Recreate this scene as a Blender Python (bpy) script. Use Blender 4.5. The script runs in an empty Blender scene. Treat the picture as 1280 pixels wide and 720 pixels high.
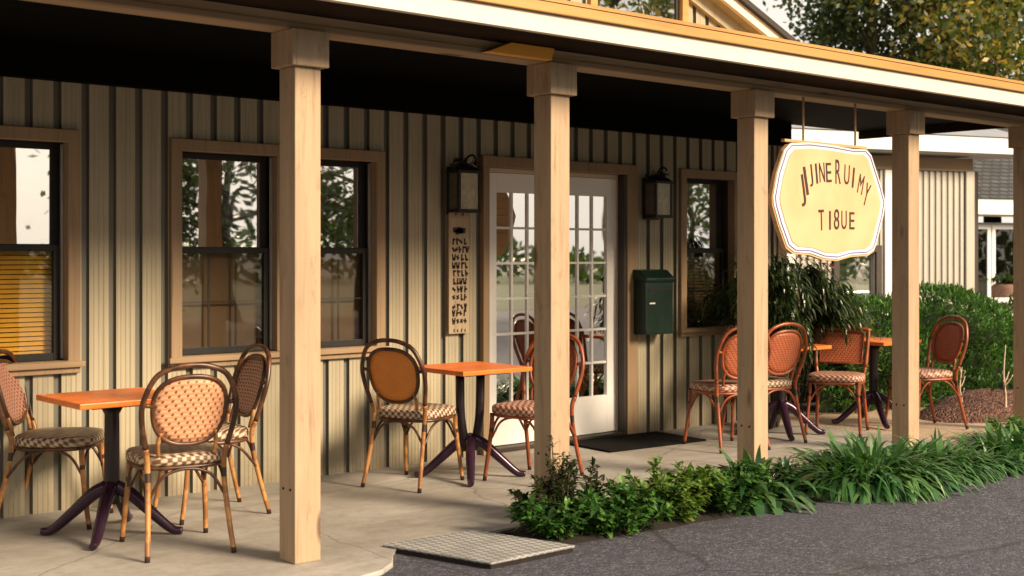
import bpy, bmesh, math, random
from mathutils import Vector, Matrix, Euler
PI = math.pi
R = math.radians
C = bpy.context.scene.collection
scene = bpy.context.scene
rnd = random.Random(7)

# ------------------------------------------------------------------ materials
class NT:
    def __init__(s, name):
        s.m = bpy.data.materials.new(name); s.m.use_nodes = True
        s.t = s.m.node_tree; s.b = s.t.nodes['Principled BSDF']
    def n(s, typ, **kw):
        nd = s.t.nodes.new(typ)
        for k, v in kw.items():
            if k in nd.inputs: nd.inputs[k].default_value = v
            else: setattr(nd, k, v)
        return nd
    def l(s, a, b): s.t.links.new(a, b)
    def coord(s, kind='Object', scale=(1, 1, 1), rot=(0, 0, 0)):
        tc = s.n('ShaderNodeTexCoord'); mp = s.n('ShaderNodeMapping')
        mp.inputs['Scale'].default_value = scale; mp.inputs['Rotation'].default_value = rot
        s.l(tc.outputs[kind], mp.inputs['Vector']); return mp.outputs['Vector']
    def noise(s, vec, scale, detail=4, rough=.55, dist=0):
        nd = s.n('ShaderNodeTexNoise'); nd.inputs['Scale'].default_value = scale
        nd.inputs['Detail'].default_value = detail; nd.inputs['Roughness'].default_value = rough
        nd.inputs['Distortion'].default_value = dist
        s.l(vec, nd.inputs['Vector']); return nd.outputs['Fac']
    def ramp(s, fac, stops, interp='LINEAR'):
        nd = s.n('ShaderNodeValToRGB'); cr = nd.color_ramp; cr.interpolation = interp
        while len(cr.elements) < len(stops): cr.elements.new(.5)
        for e, (p, c) in zip(cr.elements, stops):
            e.position = p; e.color = (c[0], c[1], c[2], 1) if not isinstance(c, (int, float)) else (c, c, c, 1)
        s.l(fac, nd.inputs['Fac']); return nd.outputs['Color']
    def math(s, op, a, b=None):
        nd = s.n('ShaderNodeMath', operation=op)
        for i, v in enumerate((a, b)):
            if v is None: continue
            if isinstance(v, (int, float)): nd.inputs[i].default_value = v
            else: s.l(v, nd.inputs[i])
        return nd.outputs[0]
    def mix(s, fac, a, b, mode='MIX'):
        nd = s.n('ShaderNodeMix', data_type='RGBA', blend_type=mode)
        for sock, v in ((nd.inputs[0], fac), (nd.inputs[6], a), (nd.inputs[7], b)):
            if isinstance(v, (int, float)): sock.default_value = v
            elif isinstance(v, (tuple, list)): sock.default_value = (v[0], v[1], v[2], 1)
            else: s.l(v, sock)
        return nd.outputs[2]
    def bump(s, h, strength=.3, dist=.01):
        nd = s.n('ShaderNodeBump'); nd.inputs['Strength'].default_value = strength; nd.inputs['Distance'].default_value = dist
        s.l(h, nd.inputs['Height']); s.l(nd.outputs[0], s.b.inputs['Normal'])
    def col(s, c):
        if isinstance(c, (tuple, list)): s.b.inputs['Base Color'].default_value = (c[0], c[1], c[2], 1)
        else: s.l(c, s.b.inputs['Base Color'])
    def rough(s, v):
        if isinstance(v, (int, float)): s.b.inputs['Roughness'].default_value = v
        else: s.l(v, s.b.inputs['Roughness'])
    def set(s, **kw):
        for k, v in kw.items(): s.b.inputs[k.replace('_', ' ')].default_value = v

def scl(c, k): return tuple(x * k for x in c)

def m_plain(name, c, rough=.6, metal=0, var=.18, scale=6, bump=.0, spec=.5):
    t = NT(name); v = t.coord()
    f = t.noise(v, scale, 5, .6)
    t.col(t.ramp(f, [(.25, scl(c, 1 - var)), (.75, scl(c, 1 + var))]))
    f2 = t.noise(v, scale * 5, 3)
    t.rough(t.math('ADD', t.math('MULTIPLY', f2, .25), rough - .12))
    t.set(Metallic=metal); t.b.inputs['Specular IOR Level'].default_value = spec
    if bump: t.bump(t.noise(v, scale * 12, 4), bump, .004)
    return t.m

def m_wood(name, c, dark, axis=2, scale=1.0, rough=.7, knots=True, bump=.25, wear=False):
    t = NT(name); s = [26 * scale] * 3; s[axis] = 1.1 * scale
    v = t.coord(scale=s)
    g = t.noise(v, 1.6, 7, .62, .6)
    s2 = [5 * scale] * 3; s2[axis] = .7 * scale
    g2 = t.noise(t.coord(scale=s2), 1, 3, .5, .3)
    base = t.ramp(g, [(.28, dark), (.45, c), (.62, scl(c, 1.12)), (.8, scl(c, .85))])
    base = t.mix(t.ramp(g2, [(.35, 0.0), (.7, .55)]), base, scl(c, .72), 'MIX')
    if knots:
        s3 = [9 * scale] * 3; s3[axis] = 3 * scale
        vo = t.n('ShaderNodeTexVoronoi'); vo.inputs['Scale'].default_value = .55
        t.l(t.coord(scale=s3), vo.inputs['Vector'])
        k = t.ramp(vo.outputs['Distance'], [(.08, 1.0), (.15, 0.0)])
        base = t.mix(k, base, scl(dark, .5))
    s4 = [70 * scale] * 3; s4[axis] = .9 * scale
    cr = t.ramp(t.noise(t.coord(scale=s4), 1, 2, .5, .2), [(.25, 1.0), (.29, 0.0)])
    base = t.mix(t.math('MULTIPLY', cr, .8), base, scl(dark, .4))
    if wear:                                     # scuffs and rubbed patches
        w = t.noise(t.coord(scale=(14, 14, 5)), 1, 6, .75, .4)
        base = t.mix(t.ramp(w, [(.56, 0.0), (.66, .45)]), base, scl(dark, .75))
        w2 = t.noise(t.coord(scale=(9, 9, 1.2)), 1, 5, .7)
        base = t.mix(t.ramp(w2, [(.55, 0.0), (.7, .4)]), base, scl(c, 1.25))
    t.col(base); t.rough(t.math('ADD', t.math('MULTIPLY', g, .3), rough - .15))
    t.bump(g, bump, .003)
    return t.m

def m_leaf(name, cols, rough=.45, trans=.25, spec=.5):
    t = NT(name)
    geo = t.n('ShaderNodeNewGeometry'); rn = geo.outputs['Random Per Island']
    n = len(cols)
    c = t.ramp(rn, [(i / max(1, n - 1), cc) for i, cc in enumerate(cols)])
    f = t.noise(t.coord(), 9, 2)
    c = t.mix(t.ramp(f, [(.35, .0), (.7, .35)]), c, scl(cols[0], .7))
    t.col(c); t.rough(rough); t.b.inputs['Specular IOR Level'].default_value = spec
    tr = t.n('ShaderNodeBsdfTranslucent'); t.l(t.mix(.4, c, (.14, .30, .03)), tr.inputs['Color'])
    mx = t.n('ShaderNodeMixShader'); mx.inputs[0].default_value = trans
    t.l(t.b.outputs[0], mx.inputs[1]); t.l(tr.outputs[0], mx.inputs[2])
    t.l(mx.outputs[0], t.t.nodes['Material Output'].inputs['Surface'])
    return t.m

def m_weave(name, light, dark, k=150., thr=.35, dot=True, soft=.3):
    """woven cane: a staggered lattice of small holes on strands"""
    t = NT(name); tc = t.n('ShaderNodeTexCoord'); sp = t.n('ShaderNodeSeparateXYZ')
    t.l(tc.outputs['Object'], sp.inputs[0])
    u = t.math('ADD', sp.outputs['X'], t.math('MULTIPLY', sp.outputs['Y'], .93))
    w = t.math('ADD', sp.outputs['Z'], t.math('MULTIPLY', sp.outputs['Y'], .37))
    p = t.math('MULTIPLY', t.math('SINE', t.math('MULTIPLY', u, k)), t.math('SINE', t.math('MULTIPLY', w, k)))
    nz = t.noise(tc.outputs['Object'], 14, 4)
    if dot:
        f = t.ramp(p, [(thr, 0.0), (thr + soft, 1.0)])
    else:
        f = t.ramp(t.math('ADD', t.math('MULTIPLY', p, .5), .5), [(.5 - soft / 2, 0.0), (.5 + soft / 2, 1.0)])
    l2 = t.mix(t.ramp(nz, [(.3, 0.0), (.75, .55)]), light, scl(light, .62))
    fine = t.math('MULTIPLY', t.math('SINE', t.math('MULTIPLY', w, k * 2.)), .5)
    l2 = t.mix(t.ramp(fine, [(.0, .35), (.4, 0.0)]), l2, scl(light, .6))
    t.col(t.mix(f, l2, dark)); t.rough(.5)
    t.bump(t.math('SUBTRACT', fine, f), .5, .003)
    return t.m

def m_rattan(name, c, dark, band=.5):
    t = NT(name); v = t.coord()
    g = t.noise(t.coord(scale=(60, 60, 5)), 1, 4)
    n2 = t.noise(v, 11, 3)
    base = t.ramp(g, [(.3, scl(c, .75)), (.6, c), (.8, scl(c, 1.15))])
    f = t.ramp(n2, [(.44, 0.0), (.53, band)])
    t.col(t.mix(f, base, dark)); t.rough(.36); t.bump(g, .12, .002)
    return t.m

def m_glass(name, tint=(.9, .93, .92), refl=.3):
    t = NT(name); t.t.nodes.remove(t.b)
    gl = t.n('ShaderNodeBsdfGlossy'); gl.inputs['Color'].default_value = (1, 1, 1, 1); gl.inputs['Roughness'].default_value = .012
    bmp = t.n('ShaderNodeBump'); bmp.inputs['Strength'].default_value = .06; bmp.inputs['Distance'].default_value = .02
    t.l(t.noise(t.coord(), 2.2, 1), bmp.inputs['Height']); t.l(bmp.outputs[0], gl.inputs['Normal'])
    tr = t.n('ShaderNodeBsdfTransparent'); tr.inputs['Color'].default_value = (*tint, 1)
    lw = t.n('ShaderNodeLayerWeight'); lw.inputs['Blend'].default_value = .35
    f = t.math('ADD', t.math('MULTIPLY', lw.outputs['Fresnel'], .45), refl)
    mx = t.n('ShaderNodeMixShader'); t.l(f, mx.inputs[0])
    t.l(tr.outputs[0], mx.inputs[1]); t.l(gl.outputs[0], mx.inputs[2])
    t.l(mx.outputs[0], t.t.nodes['Material Output'].inputs['Surface'])
    return t.m

M = {}
def build_materials():
    # asphalt: dark binder with pale and dark aggregate
    t = NT('asphalt'); v = t.coord()
    vo = t.n('ShaderNodeTexVoronoi'); vo.inputs['Scale'].default_value = 80; t.l(v, vo.inputs['Vector'])
    sep = t.n('ShaderNodeSeparateColor'); t.l(vo.outputs['Color'], sep.inputs[0])
    big = t.noise(v, .5, 6, .65)
    c = t.ramp(sep.outputs[0], [(.0, (.023, .023, .033)), (.45, (.046, .046, .064)), (.8, (.078, .078, .102)), (1., (.155, .155, .185))])
    c = t.mix(t.ramp(big, [(.35, .0), (.65, .45)]), c, (.048, .048, .066))
    c = t.mix(t.ramp(t.noise(v, 3.2, 5, .7), [(.55, 0.0), (.75, .35)]), c, (.11, .102, .112))
    ck = t.n('ShaderNodeTexVoronoi', feature='DISTANCE_TO_EDGE'); ck.inputs['Scale'].default_value = .42
    wv = t.n('ShaderNodeMix', data_type='VECTOR'); wv.inputs[0].default_value = .2; nn = t.n('ShaderNodeTexNoise'); nn.inputs['Scale'].default_value = 2.; nn.inputs['Detail'].default_value = 7
    t.l(v, nn.inputs['Vector']); t.l(v, wv.inputs[4]); t.l(nn.outputs['Color'], wv.inputs[5]); t.l(wv.outputs[1], ck.inputs['Vector'])
    c = t.mix(t.math('MULTIPLY', t.ramp(ck.outputs['Distance'], [(.0, 1.), (.005, 0.)]), .7), c, (.012, .011, .012))
    c = t.mix(t.ramp(t.noise(v, 1.3, 5, .7, .8), [(.56, 0.), (.66, .45)]), c, (.025, .024, .028))
    c = t.mix(t.ramp(t.noise(v, 2.1, 6, .75), [(.60, 0.), (.72, .4)]), c, (.12, .112, .11))
    t.col(c); t.rough(.85); t.bump(t.math('SUBTRACT', 1.0, vo.outputs['Distance']), .6, .006)
    M['asphalt'] = t.m
    # porch slab
    t = NT('porch_concrete'); v = t.coord()
    a = t.noise(v, 1.1, 6, .6); b = t.noise(v, 18, 6, .7); d = t.noise(t.coord(scale=(1, 5, 1)), 1.5, 4, .6, .5)
    c = t.ramp(a, [(.3, (.22, .20, .172)), (.5, (.33, .312, .285)), (.72, (.45, .435, .41))])
    c = t.mix(t.ramp(d, [(.45, 0.0), (.7, .4)]), c, (.16, .135, .11))
    c = t.mix(t.ramp(b, [(.3, .35), (.5, 0.0)]), c, (.17, .14, .11))
    t.col(c); cr = t.n('ShaderNodeTexVoronoi', feature='DISTANCE_TO_EDGE'); cr.inputs['Scale'].default_value = .55
    wv = t.n('ShaderNodeMix', data_type='VECTOR'); wv.inputs[0].default_value = .12; nn = t.n('ShaderNodeTexNoise'); nn.inputs['Scale'].default_value = 3.; nn.inputs['Detail'].default_value = 6
    t.l(v, nn.inputs['Vector']); t.l(v, wv.inputs[4]); t.l(nn.outputs['Color'], wv.inputs[5]); t.l(wv.outputs[1], cr.inputs['Vector'])
    c = t.mix(t.math('MULTIPLY', t.ramp(cr.outputs['Distance'], [(.0, 1.), (.004, 0.)]), .55), c, (.09, .075, .06))
    c = t.mix(t.math('MULTIPLY', t.ramp(t.noise(v, 130, 2), [(.62, 0.), (.70, 1.)]), .5), c, (.13, .11, .09)); t.col(c)
    t.rough(t.math('ADD', t.math('MULTIPLY', a, .3), .5)); t.bump(b, .2, .004)
    M['slab'] = t.m
    M['soil'] = m_plain('soil', (.014, .010, .008), .95, var=.5, scale=25, bump=.8)
    t = NT('gravel_path'); v = t.coord()
    b = t.noise(v, 60, 4, .7); a = t.noise(v, 2, 4)
    c = t.ramp(b, [(.3, (.26, .19, .13)), (.5, (.42, .31, .22)), (.7, (.52, .41, .31))])
    t.col(t.mix(t.ramp(a, [(.4, 0.0), (.7, .4)]), c, (.3, .22, .15))); t.rough(.9); t.bump(b, .5, .006); M['path'] = t.m
    t = NT('mulch'); v = t.coord(scale=(1, 1.6, 1))
    vo = t.n('ShaderNodeTexVoronoi'); vo.inputs['Scale'].default_value = 38; t.l(v, vo.inputs['Vector'])
    sep = t.n('ShaderNodeSeparateColor'); t.l(vo.outputs['Color'], sep.inputs[0])
    t.col(t.ramp(sep.outputs[0], [(.0, (.03, .014, .009)), (.5, (.10, .042, .028)), (1., (.2, .095, .065))])); t.rough(.9)
    t.bump(t.math('SUBTRACT', 1., vo.outputs['Distance']), 1., .02); M['mulch'] = t.m
    # siding: ribbed panels, faint vertical streaks
    def siding(name, c, k=1.):
        t = NT(name); v = t.coord(scale=(55, 1, .8)); w = t.coord()
        s = t.noise(v, 1, 5, .65); b = t.noise(w, 3, 5, .6)
        cc = t.ramp(s, [(.3, scl(c, .78)), (.5, c), (.7, scl(c, 1.14))])
        cc = t.mix(t.ramp(b, [(.4, 0.0), (.75, .3)]), cc, scl(c, .7))
        pn = t.noise(t.coord(scale=(1.1, .01, .01)), 1.0, 2); cc = t.mix(t.ramp(pn, [(.4, 0.0), (.62, .35)]), cc, (c[0] * .78, c[1] * .80, c[2] * .86))
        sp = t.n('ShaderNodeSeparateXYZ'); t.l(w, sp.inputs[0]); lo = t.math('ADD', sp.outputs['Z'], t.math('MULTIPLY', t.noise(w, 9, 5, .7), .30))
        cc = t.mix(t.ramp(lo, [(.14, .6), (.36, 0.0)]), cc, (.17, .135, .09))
        t.col(cc); t.rough(.55); t.bump(s, .25 * k, .004); return t.m
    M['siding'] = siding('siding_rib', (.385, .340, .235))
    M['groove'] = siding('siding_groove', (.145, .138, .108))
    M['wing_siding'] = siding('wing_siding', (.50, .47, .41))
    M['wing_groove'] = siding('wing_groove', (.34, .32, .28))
    M['casing'] = m_wood('casing_wood', (.30, .205, .118), (.21, .135, .072), 2, .8, .65, False, .15)
    M['casing_h'] = m_wood('casing_wood_level', (.30, .205, .118), (.21, .135, .072), 0, .8, .65, False, .15)
    M['jamb'] = m_plain('dark_jamb', (.030, .019, .013), .5, scale=8)
    M['sash'] = m_plain('black_sash', (.009, .008, .007), .7, scale=10)
    M['track'] = m_plain('metal_track', (.45, .43, .40), .4, .6)
    M['glass'] = m_glass('window_glass', (.80, .80, .78), .66)
    M['lowglass'] = m_glass('lower_glass', (.92, .90, .86), .05)
    M['doorglass'] = m_glass('door_glass', (.85, .88, .86), .72)
    M['door'] = m_plain('door_paint', (.82, .81, .79), .42, var=.05, scale=4)
    M['jambwhite'] = m_plain('door_jamb', (.55, .45, .32), .5, var=.08)
    M['blind'] = m_plain('blind_slats', (.13, .085, .045), .55, var=.12)
    M['goldreflect'] = m_plain('gold_reflection_slats', (.93, .57, .07), .5, var=.12)  # slat colour carries the golden reflection of the lower pane
    M['curtain'] = m_plain('curtain_slats', (.55, .54, .46), .6, var=.1)
    M['room'] = m_plain('room_walls', (.07, .048, .03), .8)
    M['roomfloor'] = m_wood('room_floor', (.2, .11, .05), (.1, .05, .02), 0, .6)
    M['post'] = m_wood('post_wood', (.41, .295, .19), (.26, .17, .10), 2, 1., .7, True, .3, True)
    M['beam'] = m_wood('beam_wood', (.42, .29, .17), (.24, .15, .08), 0, .9, .7, True, .3)
    M['sunpatch'] = m_wood('sunlit_patch', (.92, .42, .05), (.75, .30, .03), 0, .7, .6, False)  # saturated orange: sunlight put into the board's colour
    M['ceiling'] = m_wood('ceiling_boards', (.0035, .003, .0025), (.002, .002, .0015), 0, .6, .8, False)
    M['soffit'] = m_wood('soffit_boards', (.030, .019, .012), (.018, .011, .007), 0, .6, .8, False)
    M['fascia'] = m_plain('fascia_paint', (.68, .61, .52), .5, var=.06, scale=2)
    M['gold'] = m_wood('drip_edge', (.46, .25, .07), (.34, .165, .042), 0, .5, .5, False, .1)
    M['roofdark'] = m_plain('roof_felt', (.035, .032, .030), .85, scale=30, bump=.5)
    M['darkmetal'] = m_plain('dark_metal', (.018, .016, .015), .45, .3, scale=14)
    M['lampglass'] = m_plain('seeded_lamp_glass', (.42, .38, .27), .25, var=.25, scale=25)
    M['lampglassdark'] = m_plain('dark_lamp_glass', (.10, .09, .07), .2, var=.25, scale=25)  # lantern side panes, darker in colour than the front pane
    M['mailbox'] = m_plain('green_enamel', (.003, .019, .012), .35, var=.2, scale=5)
    M['white'] = m_plain('white_paint', (.78, .77, .75), .5, var=.06)
    M['signboard'] = m_wood('sign_plank', (.40, .31, .20), (.26, .19, .11), 2, 1., .7, False)
    M['ink'] = m_plain('brown_ink', (.035, .018, .010), .6, var=.4, scale=30)
    t = NT('sign_paint'); v = t.coord(); a = t.noise(v, 3.2, 4)
    t.col(t.ramp(a, [(.3, (.70, .38, .20)), (.7, (.74, .47, .28))])); t.rough(.5); M['signface'] = t.m
    M['signwhite'] = m_plain('sign_white', (.72, .67, .70), .45, var=.08, scale=5)
    M['signblue'] = m_plain('sign_blue', (.16, .17, .42), .5, var=.2, scale=9)
    M['signedge'] = m_wood('sign_edge', (.62, .40, .2), (.3, .17, .08), 0, 1., .6, False)
    M['mat'] = m_plain('rubber_mat', (.006, .006, .006), .95, var=.3, scale=40, bump=.6, spec=.1)
    t = NT('cover_concrete'); v = t.coord()
    br = t.n('ShaderNodeTexChecker'); br.inputs['Scale'].default_value = 32; t.l(t.coord(rot=(0, 0, R(45))), br.inputs['Vector'])
    a = t.noise(v, 6, 5, .6)
    c = t.ramp(a, [(.3, (.25, .25, .245)), (.7, (.40, .40, .39))])
    t.col(t.mix(t.math('MULTIPLY', br.outputs['Fac'], .75), c, (.13, .135, .14))); t.rough(.7); t.bump(br.outputs['Fac'], .6, .004); M['cover'] = t.m
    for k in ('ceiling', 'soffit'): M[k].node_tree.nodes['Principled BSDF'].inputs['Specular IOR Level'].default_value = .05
    # furniture
    M['ratdark'] = m_rattan('rattan_dark', (.115, .045, .018), (.030, .012, .007), .75)
    M['rattan'] = m_rattan('rattan_tan', (.50, .235, .075), (.10, .035, .012), .55)
    M['ratred'] = m_rattan('rattan_red', (.32, .075, .022), (.11, .028, .012), .5)
    M['binding'] = m_plain('dark_binding', (.035, .015, .010), .5, scale=40)
    M['cane_peach'] = m_weave('cane_peach', (.78, .40, .22), (.20, .055, .022), 165, .42)
    M['cane_rose'] = m_weave('cane_rose', (.50, .25, .18), (.12, .045, .03), 190, .25)
    M['cane_orange'] = m_weave('cane_orange', (.86, .31, .05), (.56, .15, .025), 330, .3)
    M['cane_red'] = m_weave('cane_red', (.47, .125, .048), (.22, .05, .02), 210, .3)
    M['seatweave'] = m_weave('seat_weave', (.62, .50, .37), (.12, .055, .025), 150, 0, False, .35)
    M['seatred'] = m_weave('seat_weave_rose', (.60, .40, .31), (.20, .06, .03), 150, 0, False, .35)
    M['tabletop'] = m_wood('orange_tabletop', (.80, .19, .025), (.42, .075, .010), 0, 1.4, .40, False, .12, True)
    M['iron'] = m_plain('black_iron', (.016, .011, .016), .33, .2, scale=20)
    M['ironfoot'] = m_plain('plum_iron', (.034, .014, .032), .22, .3, scale=20)
    # plants
    M['bark'] = m_wood('bark', (.10, .075, .05), (.03, .02, .015), 2, .5, .9, False, .8)
    M['twig'] = m_plain('pale_twig', (.48, .38, .30), .8, scale=20)
    M['leaf_tree'] = m_leaf('leaf_tree', [(.022, .040, .010), (.04, .068, .016), (.075, .10, .022), (.15, .13, .022)])
    M['leaf_gold'] = m_leaf('leaf_gold', [(.025, .045, .010), (.05, .08, .016), (.11, .12, .02), (.55, .37, .04), (.40, .27, .04), (.06, .085, .016), (.03, .055, .012)], trans=.35)
    M['leaf_far'] = m_leaf('leaf_far', [(.018, .024, .008), (.035, .042, .012), (.06, .055, .015)])
    M['leaf_hedge'] = m_leaf('leaf_hedge', [(.020, .075, .015), (.06, .18, .03), (.14, .29, .055)], .5)
    M['leaf_lime'] = m_leaf('leaf_lime', [(.08, .15, .03), (.16, .24, .06), (.28, .32, .12)], .5)
    M['leaf_dark'] = m_leaf('leaf_dark', [(.009, .020, .008), (.018, .042, .013), (.07, .095, .03)], .3)
    M['leaf_ground'] = m_leaf('leaf_ground', [(.018, .06, .014), (.05, .155, .026), (.12, .26, .045)], .45)
    M['leaf_broad'] = m_leaf('leaf_broad', [(.012, .045, .015), (.03, .10, .028), (.10, .19, .065)], .35)
    M['leaf_blade'] = m_leaf('leaf_blade', [(.012, .055, .017), (.036, .135, .034), (.11, .26, .07), (.026, .10, .027), (.17, .31, .10)], .35)
    M['leaf_nandina'] = m_leaf('leaf_nandina', [(.010, .016, .008), (.022, .030, .013), (.05, .05, .02)], .4)
    M['leaf_yellow'] = m_leaf('leaf_yellow', [(.05, .12, .015), (.10, .19, .025), (.2, .27, .04)], .45)
    M['petal'] = m_leaf('petal', [(.32, .03, .02), (.45, .06, .04), (.30, .07, .05)], .5)
    M['shingle'] = None
    t = NT('shingle'); br = t.n('ShaderNodeTexBrick'); t.l(t.coord('Object', (1, 1, 1)), br.inputs['Vector'])
    br.inputs['Scale'].default_value = 2.6; br.inputs['Color1'].default_value = (.045, .048, .055, 1); br.inputs['Color2'].default_value = (.075, .078, .086, 1)
    br.inputs['Mortar'].default_value = (.012, .012, .014, 1); br.inputs['Mortar Size'].default_value = .04
    t.col(br.outputs['Color']); t.rough(.85); t.bump(br.outputs['Fac'], -.6, .03); M['shingle'] = t.m
    M['metalroof'] = m_plain('grey_metal_roof', (.30, .32, .35), .45, .3, scale=2)
    M['brown'] = m_plain('dark_brown_trim', (.035, .024, .018), .6)
    M['pot'] = m_plain('speckled_fabric', (.25, .14, .10), .8, var=.8, scale=60)
build_materials()

# ------------------------------------------------------------------ mesh helpers
def link(name, bm, mats, parent=None, world=False, smooth=False):
    me = bpy.data.meshes.new(name); bmesh.ops.recalc_face_normals(bm, faces=bm.faces[:])
    bm.to_mesh(me); bm.free()
    for m in (mats if isinstance(mats, (list, tuple)) else [mats]): me.materials.append(m)
    if smooth: me.polygons.foreach_set('use_smooth', [True] * len(me.polygons))
    o = bpy.data.objects.new(name, me); C.objects.link(o)
    if parent is not None:
        o.parent = parent
        if world:
            p = parent; off = Vector()
            while p: off += p.location; p = p.parent
            o.location = -off
    return o
def raw(name, verts, faces, mats, parent=None, world=False, smooth=False, mi=None):
    me = bpy.data.meshes.new(name); me.from_pydata(verts, [], faces)
    for m in (mats if isinstance(mats, (list, tuple)) else [mats]): me.materials.append(m)
    if smooth: me.polygons.foreach_set('use_smooth', [True] * len(faces))
    if mi: me.polygons.foreach_set('material_index', mi)
    o = bpy.data.objects.new(name, me); C.objects.link(o)
    if parent is not None:
        o.parent = parent
        if world:
            p = parent; off = Vector()
            while p: off += p.location; p = p.parent
            o.location = -off
    return o
def tag(o, label=None, cat=None, group=None, kind=None):
    if label: o['label'] = label
    if cat: o['category'] = cat
    if group: o['group'] = group
    if kind: o['kind'] = kind
    return o
def thing(name, label, cat, loc=(0, 0, 0), rz=0, group=None):
    o = bpy.data.objects.new(name, None); C.objects.link(o); o.empty_display_size = .1
    o.location = loc; o.rotation_euler = (0, 0, rz); return tag(o, label, cat, group)
def copy_tree(o, parent=None):
    c = o.copy(); C.objects.link(c)
    if parent: c.parent = parent
    for ch in list(o.children): copy_tree(ch, c)
    return c
def box(bm, x0, x1, y0, y1, z0, z1, bevel=0, mi=0):
    vs = [bm.verts.new(p) for p in ((x0, y0, z0), (x1, y0, z0), (x1, y1, z0), (x0, y1, z0), (x0, y0, z1), (x1, y0, z1), (x1, y1, z1), (x0, y1, z1))]
    fs = [bm.faces.new([vs[i] for i in q]) for q in ((3, 2, 1, 0), (4, 5, 6, 7), (0, 1, 5, 4), (1, 2, 6, 5), (2, 3, 7, 6), (3, 0, 4, 7))]
    for f in fs: f.material_index = mi
    if bevel:
        es = list({e for f in fs for e in f.edges})
        bmesh.ops.bevel(bm, geom=es, offset=bevel, segments=2, affect='EDGES', profile=.6)
def B(*boxes, bevel=0):
    bm = bmesh.new()
    for b in boxes: box(bm, *b, bevel=bevel)
    return bm
def prism(bm, poly, ext, bevel=0, mi=0):
    """poly: 3-D points of one face, ext: extrusion vector"""
    e = Vector(ext); a = [bm.verts.new(p) for p in poly]; b = [bm.verts.new(Vector(p) + e) for p in poly]
    n = len(poly); fs = [bm.faces.new(a[::-1]), bm.faces.new(b)]
    for i in range(n): fs.append(bm.faces.new((a[i], a[(i + 1) % n], b[(i + 1) % n], b[i])))
    for f in fs: f.material_index = mi
    if bevel: bmesh.ops.bevel(bm, geom=list({e for f in fs for e in f.edges}), offset=bevel, segments=1, affect='EDGES')
def ring(bm, x0, x1, z0, z1, t, y0, y1, tb=None, mi=0):
    tb = t if tb is None else tb
    o = [(x0, z0), (x1, z0), (x1, z1), (x0, z1)]; i = [(x0 + t, z0 + tb), (x1 - t, z0 + tb), (x1 - t, z1 - t), (x0 + t, z1 - t)]
    v = [[bm.verts.new((x, y, z)) for x, z in q] for y in (y0, y1) for q in (o, i)]
    for k in range(4):
        j = (k + 1) % 4
        for a, b in ((0, 1), (2, 0), (1, 3), (3, 2)):
            bm.faces.new((v[a][k], v[a][j], v[b][j], v[b][k]))
def spline(pts, n=6, closed=False):
    P = [Vector(p) for p in pts]; out = []; m = len(P)
    rng = range(m) if closed else range(m - 1)
    for i in rng:
        p0 = P[(i - 1) % m] if closed or i > 0 else P[0] * 2 - P[1]
        p1, p2 = P[i], P[(i + 1) % m]
        p3 = P[(i + 2) % m] if closed or i + 2 < m else P[-1] * 2 - P[-2]
        for k in range(n):
            t = k / n
            out.append(.5 * ((2 * p1) + (-p0 + p2) * t + (2 * p0 - 5 * p1 + 4 * p2 - p3) * t * t + (-p0 + 3 * p1 - 3 * p2 + p3) * t ** 3))
    if not closed: out.append(P[-1])
    return out
def tube(bm, pts, r, seg=8, closed=False, n=6, mif=None, smooth_path=True):
    path = spline(pts, n, closed) if smooth_path else [Vector(p) for p in pts]
    m = len(path); rings = []; up = None
    for i, p in enumerate(path):
        a = path[(i - 1) % m] if closed or i > 0 else path[i]; b = path[(i + 1) % m] if closed or i < m - 1 else path[i]
        d = (b - a).normalized()
        if up is None:
            up = Vector((0, 0, 1)) if abs(d.z) < .9 else Vector((1, 0, 0))
        up = (up - d * up.dot(d)).normalized(); sd = d.cross(up)
        rr = r(i / (m - 1)) if callable(r) else r
        rings.append([bm.verts.new(p + (up * math.cos(2 * PI * k / seg) + sd * math.sin(2 * PI * k / seg)) * rr) for k in range(seg)])
    for i in range(m if closed else m - 1):
        A, Bq = rings[i], rings[(i + 1) % m]
        for k in range(seg):
            f = bm.faces.new((A[k], A[(k + 1) % seg], Bq[(k + 1) % seg], Bq[k])); f.smooth = True
            if mif: f.material_index = mif(i / (m - 1))
    if not closed:
        f1 = bm.faces.new(rings[0][::-1]); f2 = bm.faces.new(rings[-1])
        if mif: f1.material_index = mif(0); f2.material_index = mif(1)
def T(pts, r, **k):
    bm = bmesh.new(); tube(bm, pts, r, **k); return bm
def lathe(bm, prof, c=(0, 0, 0), seg=16):
    rings = []
    for r, z in prof:
        rings.append([bm.verts.new((c[0] + r * math.cos(2 * PI * k / seg), c[1] + r * math.sin(2 * PI * k / seg), c[2] + z)) for k in range(seg)])
    for a, b in zip(rings, rings[1:]):
        for k in range(seg):
            f = bm.faces.new((a[k], a[(k + 1) % seg], b[(k + 1) % seg], b[k])); f.smooth = True
    bm.faces.new(rings[0][::-1]); bm.faces.new(rings[-1])

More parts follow.
